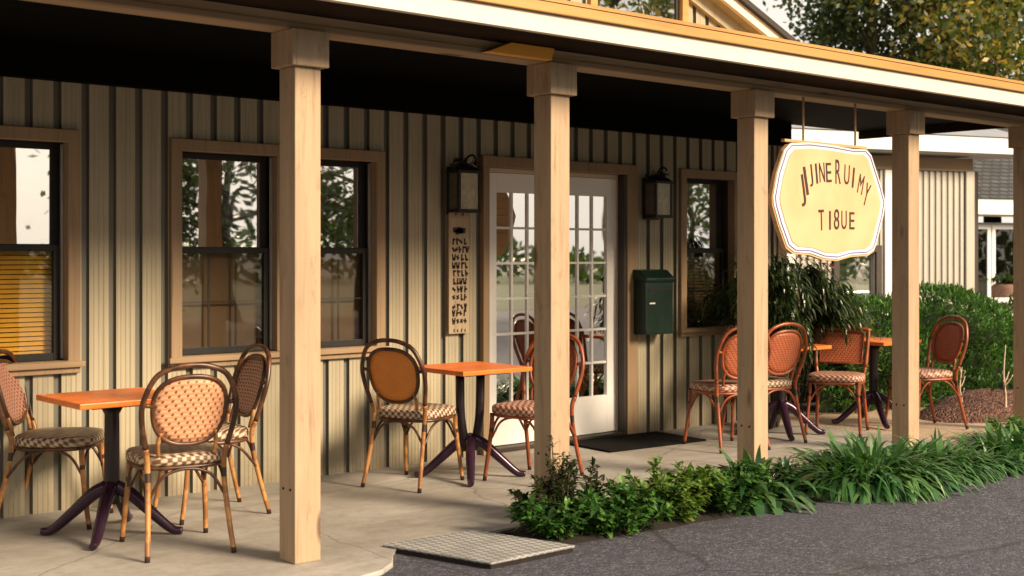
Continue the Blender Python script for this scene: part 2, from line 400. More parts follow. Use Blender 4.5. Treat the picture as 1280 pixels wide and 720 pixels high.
def ribbed(bm, x0, x1, z0, ztop, y, holes=(), period=.155, phase=-.05, groove=.032, slope=.006, depth=.024, ridges=True):
    """vertical rib panel on plane y (front face towards -y); holes = (xa, xb, za, zb); material 0 rib, 1 groove"""
    xs = []; k = math.floor((x0 - phase) / period) - 1
    while phase + k * period < x1 + period:
        c = phase + k * period; h = groove / 2
        xs += [(c - h - slope, 0), (c - h, depth), (c + h, depth), (c + h + slope, 0)]
        if ridges:
            w = period - groove - 2 * slope; s0 = c + h + slope
            for q in (.25, .5, .75): xs += [(s0 + w * q - .006, 0), (s0 + w * q, -.003), (s0 + w * q + .006, 0)]
        k += 1
    cuts = sorted({x0, x1} | {v for h in holes for v in h[:2] if x0 < v < x1})
    def dep(x):
        for (a, da), (b, db) in zip(xs, xs[1:]):
            if a <= x <= b: return da + (db - da) * (x - a) / max(1e-9, b - a)
        return 0
    pts = sorted([(x, d) for x, d in xs if x0 < x < x1] + [(c, dep(c)) for c in cuts]); pp = [pts[0]]
    for p in pts[1:]:
        if p[0] - pp[-1][0] > 1e-4: pp.append(p)
    zt = ztop if callable(ztop) else (lambda x: ztop)
    for (xa, da), (xb, db) in zip(pp, pp[1:]):
        xm = (xa + xb) / 2; iv = [(z0, None)]
        spans = []; z = z0
        for h in sorted([h for h in holes if h[0] < xm < h[1]], key=lambda h: h[2]):
            if h[2] > z: spans.append((z, h[2]))
            z = h[3]
        spans.append((z, None))
        for za, zb in spans:
            ta, tb = (zb, zb) if zb is not None else (zt(xa), zt(xb))
            if zb is None and (ta <= za + 1e-4 or tb <= za + 1e-4): continue
            f = bm.faces.new([bm.verts.new(q) for q in ((xa, y + da, za), (xb, y + db, za), (xb, y + db, tb), (xa, y + da, ta))])
            f.material_index = 1 if min(da, db) > .001 or max(da, db) >= depth - .001 else 0

# ---- foliage generators (plain vertex lists: fast)
class Leaves:
    def __init__(s): s.v = []; s.f = []
    def leaf(s, p, d, up, L, W, droop=.15):
        d = d.normalized(); sd = d.cross(up)
        if sd.length < 1e-4: sd = d.cross(Vector((1, .2, 0)))
        sd.normalize(); nrm = sd.cross(d); i = len(s.v)
        m1 = p + d * L * .4; m2 = p + d * L * .75 - nrm * L * droop * .4; tip = p + d * L - nrm * L * droop
        s.v += [p, m1 + sd * W * .5 + nrm * W * .12, m1 - nrm * W * .05, m1 - sd * W * .5 + nrm * W * .12, m2 + sd * W * .33, m2 - sd * W * .33, tip]
        s.f += [(i, i + 2, i + 1), (i, i + 3, i + 2), (i + 1, i + 2, i + 4), (i + 2, i + 3, i + 5), (i + 2, i + 5, i + 4), (i + 4, i + 5, i + 6)]
    def quad(s, p, d, up, L, W):
        d = d.normalized(); sd = d.cross(up)
        if sd.length < 1e-4: sd = d.cross(Vector((1, .2, 0)))
        sd.normalize(); i = len(s.v)
        s.v += [p, p + d * L * .5 + sd * W * .5, p + d * L, p + d * L * .5 - sd * W * .5]
        s.f += [(i, i + 1, i + 2, i + 3)]
    def blade(s, p, d, L, W, droop, n=5):
        """arching strap leaf: starts along d, bends down"""
        pos = Vector(p); d = Vector(d).normalized(); side = d.cross(Vector((0, 0, 1)))
        if side.length < 1e-3: side = Vector((1, 0, 0))
        side.normalize(); i = len(s.v); st = L / n
        for k in range(n + 1):
            w = W * (.55 + .45 * math.sin(PI * min(1, k / n * .9 + .15))) * (1 - (k / n) ** 3 * .92)
            s.v += [pos + side * w * .5, pos - side * w * .5]
            pos = pos + d * st; d = (d + Vector((0, 0, -droop))).normalized()
        for k in range(n): s.f.append((i + 2 * k, i + 2 * k + 1, i + 2 * k + 3, i + 2 * k + 2))
    def out(s, name, mat, parent=None): return raw(name, s.v, s.f, mat, parent)
def rvec(r=rnd):
    while True:
        v = Vector((r.uniform(-1, 1), r.uniform(-1, 1), r.uniform(-1, 1)))
        if .05 < v.length < 1: return v.normalized()

# ------------------------------------------------------------------ setting
def build_ground():
    tag(raw('ground', [(-300, -300, -.02), (300, -300, -.02), (300, 300, -.02), (-300, 300, -.02)], [(0, 1, 2, 3)], M['asphalt']), kind='structure')
    # porch floor: cast slab with an uneven front edge, broken off beside the drain cover
    bm = bmesh.new()
    top = [(-5, -.42), (-1.2, -.42), (.0, -.40), (.22, -.355), (.34, -.27), (.43, -.13), (.50, -.06), (1.3, -.055), (5.65, -.055), (5.65, 2.05), (-5, 2.05)]
    prism(bm, [(x, y, -.2) for x, y in top], (0, 0, .2), bevel=.008)
    tag(link('porch_floor', bm, M['slab']), kind='structure')
    # planting bed soil, a low bank between slab and asphalt
    xs = [1.12 + i * .25 for i in range(26)]; v = []; f = []
    r = random.Random(3)
    for i, x in enumerate(xs):
        yo = -.50 - .080 * (x - 1.2)
        for q, zz in ((0, -.03), (.15, -.006), (.45, .004), (.8, .002), (1, -.006)):
            v.append((x, yo + (-.056 - yo) * q + r.uniform(-.012, .012), zz + r.uniform(-.005, .005)))
    for i in range(len(xs) - 1):
        for q in range(4): f.append((i * 5 + q, (i + 1) * 5 + q, (i + 1) * 5 + q + 1, i * 5 + q + 1))
    tag(raw('soil_bed', v, f, M['soil'], smooth=True), kind='structure')
    tag(raw('gravel_path', [(5.652, -.055, -.006), (12, -.055, -.006), (14, 1.6, -.006), (8, 1.35, -.006), (5.652, 2.2, -.006)], [(0, 1, 2, 3, 4)], M['path']), kind='structure')
    # far side of the lot: a strip of grass under the trees that the panes mirror
    tag(raw('grass_verge', [(-20, -60, -.016), (70, -60, -.016), (60, -15.5, -.016), (-20, -16.5, -.016)], [(0, 1, 2, 3)],
            m_plain('verge_grass', (.05, .065, .018), .9, var=.4, scale=1.5, bump=.5)), kind='structure')
    # mulch mound
    v = []; f = []; n = 22; r = random.Random(5)
    for j in range(9):
        q = j / 8
        for i in range(n):
            a = 2 * PI * i / n
            v.append((7.55 + math.cos(a) * .95 * q, .80 + math.sin(a) * .5 * q, -.01 + .20 * (1 - q ** 2.2) + r.uniform(-.02, .02) * (1 if j < 8 else 0)))
    for j in range(8):
        for i in range(n): f.append((j * n + i, (j + 1) * n + i, (j + 1) * n + (i + 1) % n, j * n + (i + 1) % n))
    tag(raw('mulch_bed', v, f, M['mulch'], smooth=True), kind='structure')
build_ground()

# ------------------------------------------------------------------ the cafe
W = 1.895
def rake(x): return 3.205 + .40 * (5.68 - x) if x > 1.9 else 3.205 + .40 * (5.68 - 1.9) - .40 * (1.9 - x)
def build_cafe():
    b = thing('cafe_building', 'tan ribbed-panel cafe with a deep post-and-beam porch and a gable above', 'building', (2.0, 1.9, 0))
    P = lambda name, bm, m, parent=b, **k: link(name, bm, m, parent, True, **k)
    holes = [(-1.3, -.313, .813, 2.0), (.356, 1.712, .80, 1.99), (2.66, 4.03, 0, 2.0), (4.712, 5.30, .80, 2.005)]
    bm = bmesh.new(); ribbed(bm, -4.6, 6.0, 0, 2.56, W - .03, holes); P('front_wall', bm, [M['siding'], M['groove']])
    # masonry core behind the panels so that openings have depth
    bm = bmesh.new(); y0, y1 = W + .012, W + .10
    zs = 2.62
    xcuts = [-4.6, -1.3, -.313, .356, 1.712, 2.66, 4.03, 4.712, 5.30, 6.0]
    for i, (a, c) in enumerate(zip(xcuts, xcuts[1:])):
        h = [h for h in holes if abs(h[0] - a) < 1e-6]
        if h:
            if h[0][2] > 0: box(bm, a, c, y0, y1, 0, h[0][2])
            box(bm, a, c, y0, y1, h[0][3], zs)
        else: box(bm, a, c, y0, y1, 0, zs)
    P('wall_core', bm, M['jamb'])
    bm = bmesh.new(); box(bm, 5.93, 6.0, W + .101, 9, 0, 3.05); P('end_wall', bm, M['siding'])
    P('corner_board', B((5.90, 6.02, W - .05, W + .1, 0, 3.0), bevel=.004), M['casing'])
    bm = bmesh.new()                                  # the room behind the panes
    box(bm, -4.6, 5.9, 5.6, 5.7, 0, 2.6); box(bm, -4.7, -4.6, W + .11, 5.7, 0, 2.6); box(bm, -4.6, 5.9, W + .11, 5.6, 2.55, 2.6)
    P('room_wall', bm, M['room'])
    P('room_floor', B((-4.6, 5.9, W + .11, 5.6, -.1, .004)), M['roomfloor'])
    # ---------------- windows
    def window(xa, xb, za, zb, cas, mulls=(), rails=1.42, blind=None, blind_z=None, muntins=True, tracks=True):
        c = .068
        bm = bmesh.new(); ring(bm, xa - c, xb + c, za - c, zb + c, c, W - .062, W + .0115); bmesh.ops.bevel(bm, geom=bm.edges[:], offset=.003, segments=1, affect='EDGES')
        w = P('window', bm, M['casing'])
        for q in mulls: P('mullion', B((q[0], q[1], W - .05, W + .05, za + .001, zb - .001), bevel=.004), M['casing'], w)
        P('sill', B((xa - c - .02, xb + c + .02, W - .085, W - .062, za - .035, za - .004), bevel=.004), M['casing_h'], w)
        edges = [xa] + [v for m in mulls for v in m] + [xb]
        for k in range(0, len(edges), 2):
            a, d = edges[k], edges[k + 1]; s = .045
            bm = bmesh.new()
            for (zl, zh, yo) in ((za, rails + .018, .030), (rails - .018, zb, .062)):
                y0 = W + yo
                box(bm, a + .002, a + s, y0, y0 + .03, zl, zh, .003); box(bm, d - s, d - .002, y0, y0 + .03, zl, zh, .003)
                box(bm, a + s, d - s, y0, y0 + .03, zl, zl + .04, .003); box(bm, a + s, d - s, y0, y0 + .03, zh - .036, zh, .003)
            P('sash', bm, M['sash'], w)
            if tracks: P('track', B((d - .0015 - .012, d - .0015, W + .005, W + .022, za + .01, zb - .01)), M['track'], w)
            for (zl, zh, yo, gm) in ((za + .04, rails - .018, .044, 'lowglass'), (rails + .018, zb - .036, .076, 'glass')):
                P('pane', B((a + s, d - s, W + yo, W + yo + .005, zl, zh)), M[gm], w)
            if muntins:
                bm = bmesh.new(); n = 3
                for q in range(1, n):
                    x = a + s + (d - a - 2 * s) * q / n
                    box(bm, x - .006, x + .006, W + .050, W + .056, za + .04, rails - .02)
                box(bm, a + s, d - s, W + .0505, W + .0565, (za + rails) / 2 - .006, (za + rails) / 2 + .006)
                P('muntin', bm, M['brown'], w)
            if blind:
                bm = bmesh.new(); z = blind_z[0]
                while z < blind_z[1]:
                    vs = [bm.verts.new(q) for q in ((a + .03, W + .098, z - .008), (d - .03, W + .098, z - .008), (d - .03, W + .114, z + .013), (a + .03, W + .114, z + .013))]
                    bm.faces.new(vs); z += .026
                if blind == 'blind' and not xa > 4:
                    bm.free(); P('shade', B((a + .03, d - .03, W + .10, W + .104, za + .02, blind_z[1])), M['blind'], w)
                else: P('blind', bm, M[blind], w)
        return w
    window(-1.3, -.313, .813, 2.0, 0, rails=1.425, blind='goldreflect', blind_z=(.85, 1.40), muntins=False)  # gold slats stand in for the pane's golden reflection
    window(.356, 1.712, .80, 1.99, 0, mulls=((.985, 1.10),), rails=1.413, blind='blind', blind_z=(.84, 1.40))
    window(4.712, 5.30, .80, 2.005, 0, rails=1.42, blind='blind', blind_z=(.84, 1.95), tracks=False)
    # ---------------- double glazed door
    bm = bmesh.new(); xa, xb, zt = 2.66, 4.03, 2.0
    box(bm, xa - .055, xa, W - .062, W + .012, 0, zt, .004); box(bm, xb, xb + .115, W - .062, W + .012, 0, zt, .004)
    box(bm, xa - .06, xb + .12, W - .064, W + .012, zt, zt + .075, .004)
    df = P('door_frame', bm, M['casing'])
    bm = bmesh.new()
    box(bm, xa + .001, xa + .035, W + .013, W + .12, 0, zt - .002); box(bm, xb - .035, xb - .001, W + .013, W + .12, 0, zt - .002)
    box(bm, xa + .035, xb - .035, W + .013, W + .12, zt - .032, zt - .002)
    P('jamb', bm, M['jambwhite'], df)
    P('reveal', B((xb - .034, xb - .002, W - .055, W + .0125, .002, zt - .004), bevel=.003), M['jamb'], df)
    P('threshold', B((xa, xb, W - .05, W + .12, .002, .035), bevel=.006), M['jamb'], df)
    for k, (a, d) in enumerate(((xa + .037, 3.343), (3.347, xb - .037))):
        st = .098; y0, y1 = W + .025, W + .065; g0, g1, za, zb = a + st, d - st, .32, 1.83
        bm = bmesh.new()
        box(bm, a, g0, y0, y1, .04, 1.965, .003); box(bm, g1, d, y0, y1, .04, 1.965, .003)
        box(bm, g0, g1, y0, y1, .04, za, 0); box(bm, g0, g1, y0, y1, zb, 1.965, 0)
        dr = P('door', bm, M['door'])
        bm = bmesh.new()
        for q in range(1, 3):
            x = g0 + (g1 - g0) * q / 3; box(bm, x - .0085, x + .0085, y0 + .006, y1 - .006, za, zb)
        for q in range(1, 6):
            z = za + (zb - za) * q / 6; box(bm, g0, g1, y0 + .008, y1 - .008, z - .0085, z + .0085)
        P('muntin', bm, M['door'], dr)
        P('pane', B((g0, g1, y0 + .018, y0 + .023, za, zb)), M['doorglass'], dr)
        bm = bmesh.new(); lathe(bm, [(.004, 0), (.024, .002), (.027, .014), (.018, .026), (.004, .029)], seg=14)
        bmesh.ops.rotate(bm, verts=bm.verts[:], matrix=Matrix.Rotation(PI / 2, 3, 'X')); bmesh.ops.translate(bm, verts=bm.verts[:], vec=(d - .05 if k == 0 else a + .05, y0 - .035, .96))
        box(bm, (d if k == 0 else a + .1) - .075, (d if k == 0 else a + .1) - .025, y0 - .006, y0 - .0005, .88, 1.04)
        P('handle', bm, M['darkmetal'], dr)
        if k == 0:
            bm = bmesh.new(); x = g0 - .02
            while x < g1 + .02:
                vs = [bm.verts.new(q) for q in ((x, y1 + .05, .06), (x + .026, y1 + .075, .06), (x + .026, y1 + .075, 1.5), (x, y1 + .05, 1.5))]
                bm.faces.new(vs); x += .062
            P('blind', bm, M['curtain'], dr)
    # ---------------- porch roof, beam, posts
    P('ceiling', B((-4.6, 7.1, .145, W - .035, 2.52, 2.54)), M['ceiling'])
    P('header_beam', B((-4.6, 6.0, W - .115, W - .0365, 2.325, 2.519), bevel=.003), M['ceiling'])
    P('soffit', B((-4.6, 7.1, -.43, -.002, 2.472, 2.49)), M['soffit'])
    P('beam', B((-4.6, 7.1, -.0, .14, 2.40, 2.52), bevel=.004), M['beam'])
    P('trim_strip', B((-4.6, 7.1, -.016, -.001, 2.402, 2.43), bevel=.003), M['casing_h'])
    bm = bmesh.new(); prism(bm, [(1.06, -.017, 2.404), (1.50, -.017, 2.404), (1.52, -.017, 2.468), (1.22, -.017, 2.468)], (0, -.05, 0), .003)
    P('sun_patch_board', bm, M['sunpatch'])  # added board, its orange stands in for a sunlit patch by the soffit
    P('fascia', B((-4.6, 7.1, -.47, -.43, 2.448, 2.540), bevel=.003), M['fascia'])
    P('drip_edge', B((-4.62, 6.97, -.495, -.44, 2.542, 2.592), bevel=.004), M['gold'])
    bm = bmesh.new(); prism(bm, [(-4.6, -.50, 2.594), (-4.6, W - .04, 3.02), (-4.6, W - .04, 3.06), (-4.6, -.50, 2.612)], (11.57, 0, 0))
    P('porch_roof', bm, M['gold'])
    bm = bmesh.new(); prism(bm, [(7.1, -.43, 2.45), (7.1, W - .04, 2.45), (7.1, W - .04, 3.0), (7.1, -.43, 2.59)], (.02, 0, 0)); P('porch_end', bm, M['soffit'])
    r = random.Random(11)
    for x in (.05, 1.605, 3.297, 5.005, 6.72):
        g = Vector((r.uniform(-3, 3), r.uniform(-3, 3), r.uniform(-9, 9)))
        bm = bmesh.new(); box(bm, -.068, .068, -.068, .068, 0, 2.235, .006); bmesh.ops.translate(bm, verts=bm.verts[:], vec=g)
        p = link('post', bm, M['post'], b); p.location = Vector((x - 2.0, .05 - 1.9, 0)) - g
        bm = bmesh.new(); box(bm, -.0955, .0955, -.097, .0955, 2.236, 2.3995, .005)
        bmesh.ops.translate(bm, verts=bm.verts[:], vec=g); link('cap', bm, M['post'], p)
        for (yy, zz) in ((-.03, .33), (.03, .33)):
            bm = bmesh.new(); q = bmesh.ops.create_uvsphere(bm, u_segments=8, v_segments=5, radius=.007); bmesh.ops.translate(bm, verts=q['verts'], vec=Vector((-.068, yy, zz)) + g)
            link('bolt', bm, M['darkmetal'], p)
    # ---------------- gable above the porch roof
    gh = [(3.71, 4.66, 3.0, 4.12)]
    bm = bmesh.new(); ribbed(bm, -1.5, 5.5, 2.95, lambda x: rake(x) - .02, W - .03, gh, phase=.03); P('gable_wall', bm, [M['siding'], M['groove']])
    bm = bmesh.new(); n = 0
    prism(bm, [(-1.9, W + .012, 2.62), (5.9, W + .012, 2.62), (5.9, W + .012, rake(5.9)), (1.9, W + .012, rake(1.9)), (-1.9, W + .012, rake(-1.9))], (0, .09, 0))
    P('gable_core', bm, M['jamb'])
    bm = bmesh.new(); ring(bm, 3.64, 4.73, 2.95, 4.19, .07, W - .062, W - .001); gw = P('window', bm, M['gold'])
    bm = bmesh.new(); ring(bm, 3.71, 4.66, 3.02, 4.12, .04, W - .025, W - .004); P('sash', bm, M['sash'], gw)
    P('pane', B((3.75, 4.62, W - .016, W - .010, 3.021, 4.08)), M['glass'], gw)
    for side in (1, -1):
        def rb(name, lo, hi, y0, y1, m, x1=5.95):
            bm = bmesh.new(); x1_ = x1
            pl = [(x1_, rake(x1_) + lo), (1.9, rake(1.9) + lo), (1.9, rake(1.9) + hi), (x1_, rake(x1_) + hi)]
            if side < 0: pl = [(3.8 - x, z) for x, z in pl]
            prism(bm, [(x, y0, z) for x, z in pl], (0, y1 - y0, 0), 0); P(name, bm, m)
        rb('rake_board', -.155, -.045, W - .075, W - .034, M['siding'])
        rb('rake_fascia', -.040, .045, W - .20, W - .16, M['fascia'])
        rb('rake_soffit', -.043, -.028, W - .158, W + .09, M['siding'])
        rb('gable_roof', .047, .095, W - .24, 9.0, M['roofdark'], 6.2)
    return b
cafe = build_cafe()

# ------------------------------------------------------------------ things on the wall
def lantern(x, label):
    t = thing('wall_lantern', label, 'lantern', (x, W - .062, 1.68), 0, 'wall lanterns beside the door')
    y = -.13; w = .085
    bm = bmesh.new()
    box(bm, -w, w, -.004, .010, -.02, .30, .003)
    P = lambda n, bm, m, **k: link(n, bm, m, t, **k)
    P('back_plate', bm, M['darkmetal'])
    bm = bmesh.new()
    for sx in (-1, 1):
        for yy in (y, -.012): box(bm, sx * w - .009, sx * w + .009, yy - .009, yy + .009, .012, .255)
    box(bm, -w - .012, w + .012, y - .012, -.005, -.008, .012, .003); box(bm, -w - .016, w + .016, y - .016, -.005, .2555, .275, .003)
    P('cage', bm, M['darkmetal'])
    bm = bmesh.new(); box(bm, -w + .01, w - .01, y - .002, y + .002, .013, .255); P('glass_panel', bm, M['lampglass'])
    for sx in (-1, 1):
        bm = bmesh.new(); box(bm, sx * w - .002, sx * w + .002, y + .01, -.022, .013, .255); P('glass_panel', bm, M['lampglassdark'])
    bm = bmesh.new(); a = [(-w - .01, y - .01, .276), (w + .01, y - .01, .276), (w + .01, -.006, .276), (-w - .01, -.006, .276)]
    vs = [bm.verts.new(p) for p in a]; ap = [bm.verts.new(p) for p in ((-.03, y + .04, .325), (.03, y + .04, .325), (.03, -.03, .325), (-.03, -.03, .325))]
    for i in range(4): bm.faces.new((vs[i], vs[(i + 1) % 4], ap[(i + 1) % 4], ap[i]))
    bm.faces.new(ap); P('roof', bm, M['darkmetal'])
    r = random.Random(int(x * 100)); lv = Leaves()                # wrought leaf sprigs on top
    for _ in range(46):
        p = Vector((r.uniform(-w - .02, w + .02), r.uniform(y - .01, -.03), r.uniform(.275, .335)))
        lv.leaf(p, Vector((r.uniform(-1, 1), r.uniform(-1, .2), r.uniform(-.2, 1))), Vector((0, 0, 1)), r.uniform(.03, .055), .02)
    lv.out('leaf_sprig', M['darkmetal'], t)
    bm = bmesh.new(); tube(bm, [(w - .02, -.0, .30), (w - .01, -.02, .37), (w + .015, -.05, .385), (w + .02, -.07, .36)], .008, n=5); P('bracket', bm, M['darkmetal'])
    return t
lantern(2.37, 'black box lantern on the wall above the narrow lettered plank, left of the door')
lantern(4.29, 'black box lantern on the wall above the green mailbox, right of the door')

def wall_sign():
    t = thing('wall_sign', 'tall narrow tan plank painted with a column of dark brown lettering, under a lantern', 'sign', (2.385, W - .05, .852))
    link('board', B((-.088, .088, -.018, -.001, 0, .845), bevel=.003), M['signboard'], t)
    r = random.Random(21); bm = bmesh.new()
    def stroke(x, z, w, h, a):
        ca, sa = math.cos(a), math.sin(a)
        q = [(x + dx * ca - dz * sa, -.0195, z + dx * sa + dz * ca) for dx, dz in ((-w / 2, -h / 2), (w / 2, -h / 2), (w / 2, h / 2), (-w / 2, h / 2))]
        prism(bm, q, (0, .0012, 0))
    stroke(-.03, .81, .016, .012, .2); stroke(.03, .812, .014, .02, -.1)
    z = .695
    for k in range(3): stroke(r.uniform(-.03, .03), .70 + r.uniform(-.012, .012), .07, .035, r.uniform(-.3, .3))
    for row in range(11):
        z = .625 - row * .054
        if row in (8,): z -= .012
        x = -.062
        while x < .062:
            kind = r.random(); w = r.uniform(.020, .032)
            if kind < .45: stroke(x + w / 2, z, .013, .046, r.uniform(-.25, .25)); stroke(x + w / 2 + .007, z + r.choice((-.014, .0, .014)), w * .9, .014, r.uniform(-.4, .4))
            elif kind < .8: stroke(x + .006, z, .012, .046, .15); stroke(x + w - .006, z, .012, .046, -.2); stroke(x + w / 2, z + r.uniform(-.012, .012), w, .013, r.uniform(-.5, .5))
            else: stroke(x + w / 2, z, .012, .034, r.uniform(-.7, .7)); stroke(x + w / 2, z, .011, .03, r.uniform(.7, 1.7))
            x += w + .006
    stroke(-.045, .022, .010, .022, 0); stroke(-.015, .02, .01, .02, .2); stroke(.02, .022, .01, .024, -.2); stroke(.05, .02, .01, .02, .1)
    link('lettering', bm, M['ink'], t)
wall_sign()

def mailbox():
    t = thing('mailbox', 'dark green wall mailbox with a hinged lid under the right lantern', 'mailbox', (4.25, W - .055, .775))
    link('body', B((-.155, .155, -.135, 0, 0, .42), bevel=.012), M['mailbox'], t)
    bm = bmesh.new(); prism(bm, [(-.162, .0, .422), (-.162, -.146, .40), (-.162, -.150, .43), (-.162, -.07, .495), (-.162, .0, .50)], (.324, 0, 0), .006)
    link('lid', bm, M['mailbox'], t)
    link('slot', B((-.12, .12, -.139, -.1355, .335, .352)), M['darkmetal'], t)
    link('tab', B((-.115, -.055, -.141, -.1355, .235, .247), bevel=.001), M['white'], t)
mailbox()

# ------------------------------------------------------------------ hanging sign
def text_mesh(s):
    cu = bpy.data.curves.new('lettering', 'FONT'); cu.body = s; cu.align_x = 'CENTER'; cu.align_y = 'CENTER'; cu.extrude = .006; cu.size = 1; cu.offset = .0
    o = bpy.data.objects.new('lettering', cu); C.objects.link(o); bpy.context.view_layer.update()
    me = bpy.data.meshes.new_from_object(o.evaluated_get(bpy.context.evaluated_depsgraph_get()))
    bpy.data.objects.remove(o); bpy.data.curves.remove(cu); return me
def hanging_sign():
    t = thing('hanging_sign', 'cream barrel-shaped hanging sign with dark arched lettering between two porch posts', 'sign', (4.03, 0, 2.40))
    outline = [(3.590, 2.092), (3.78, 2.108), (4.03, 2.105), (4.27, 2.092), (4.43, 2.098), (4.487, 2.062), (4.60, 1.86), (4.655, 1.745), (4.63, 1.66), (4.55, 1.47), (4.515, 1.418), (4.45, 1.392),
               (4.25, 1.385), (4.10, 1.358), (3.95, 1.366), (3.80, 1.40), (3.63, 1.405), (3.56, 1.44), (3.48, 1.58), (3.425, 1.70), (3.418, 1.75), (3.46, 1.90), (3.535, 2.05)]
    cx, cz = 4.03, 1.74
    def ol(k, d=0): return [(cx - 4.03 + (x - cx) * k, z - cz) for x, z in outline]
    def plate(name, k, y0, y1, m, dz=0):
        bm = bmesh.new(); prism(bm, [(x, y0, z + cz - 2.40 + dz) for x, z in ol(1) ] if k == 1 else [(x * k, y0, z * k + cz - 2.40 + dz) for x, z in ol(1)], (0, y1 - y0, 0), .002)
        return link(name, bm, m, t)
    plate('backing', 1.012, -.010, .022, M['signedge'], -.008)
    plate('border', 1.0, -.016, -.0105, M['signwhite'])
    # blue line: a closed tube following the outline
    bm = bmesh.new(); tube(bm, [(x * .965, -.017, z * .960 + cz - 2.40) for x, z in ol(1)],   .0042, seg=6, closed=True, n=1, smooth_path=False); link('blue_line', bm, M['signblue'], t)
    plate('face', .90, -.020, -.0165, M['signface'])
    # letters: character, centre (x, z), height, tilt, width factor
    S = 1 / 6.857
    import_px = [('J', 78, 345, 250, 12), ('I', 106, 262, 225, 13), ('J', 148, 215, 175, 9), ('I', 194, 198, 160, 8), ('N', 240, 188, 155, 5), ('E', 297, 188, 155, 4), ('R', 378, 180, 195, 0),
                 ('U', 455, 205, 160, -4), ('I', 512, 232, 165, -8), ('M', 580, 292, 160, -16), ('Y', 632, 385, 190, -22),
                 ('T', 235, 605, 165, 3), ('I', 308, 610, 150, 0), ('8', 365, 603, 165, 0), ('U', 430, 610, 150, 0), ('E', 500, 620, 140, 0)]
    V = []; F = []
    xs = {}
    for ch, px, py, h, ang in import_px:
        # the picture's crop measured on the sign's own face: 0.00855 m per photo pixel across, 0.00515 m up
        x = 4.027 + (990 + px * S - 1037.4) * .00878; z = 1.742 - ((185 + py * S) - 248.6 - (990 + px * S - 1037.4) * .062) * .00507
        me = text_mesh(ch); hh = h * S * .00560; co = [v.co.copy() for v in me.vertices]
        mx = max(c.y for c in co); mn = min(c.y for c in co); wx = max(c.x for c in co); wn = min(c.x for c in co)
        sy = hh / (mx - mn); sx = sy * (.92 if ch not in 'MN' else .72) ; i0 = len(V); ca, sa = math.cos(R(ang)), math.sin(R(ang))
        sx = min(sx, .058 / max(.05, wx - wn))
        for c in co:
            a = (c.x - (wx + wn) / 2) * sx; bq = (c.y - (mx + mn) / 2) * sy
            V.append((x - 4.03 + a * ca - bq * sa * 1.0, -.0215 - c.z * .25, z - 2.40 + a * sa + bq * ca))
        F += [tuple(i0 + k for k in p.vertices) for p in me.polygons]; bpy.data.meshes.remove(me)
    raw('lettering', V, F, M['ink'], t)
    for x in (-.275, .298):
        rod = link('hanger', T([(x, .006, -.002), (x, .006, -.30)], .0075, smooth_path=False), M['signedge'], t)
    link('top_bar', B((-.48, .42, -.004, .026, -.298, -.280), bevel=.003), M['signedge'], t)
hanging_sign()

# ------------------------------------------------------------------ porch floor things
def small_things():
    bm = B((-.475, .475, -.27, .27, 0, .014), bevel=.004)
    o = tag(link('doormat', bm, M['mat']), 'black rubber doormat in front of the white double door', 'doormat'); o.location = (3.84, 1.58, .001); o.rotation_euler.z = R(-4)
    t = thing('drain_cover', 'grey textured square drain cover at the edge of the porch by the asphalt', 'drain cover', (.83, -.30, -.02), R(-4))
    bm = bmesh.new(); prism(bm, [(-.37, .29, .021), (.16, .29, .021), (.35, -.28, .021), (-.17, -.315, .021)], (0, 0, .014), .005); link('plate', bm, M['cover'], t)
    bm = bmesh.new(); prism(bm, [(-.36, .28, -.02), (.15, .28, -.02), (.34, -.27, -.02), (-.165, -.305, -.02)], (0, 0, .040)); link('collar', bm, M['soil'], t)
    # dark broken asphalt lip beside the cover
small_things()

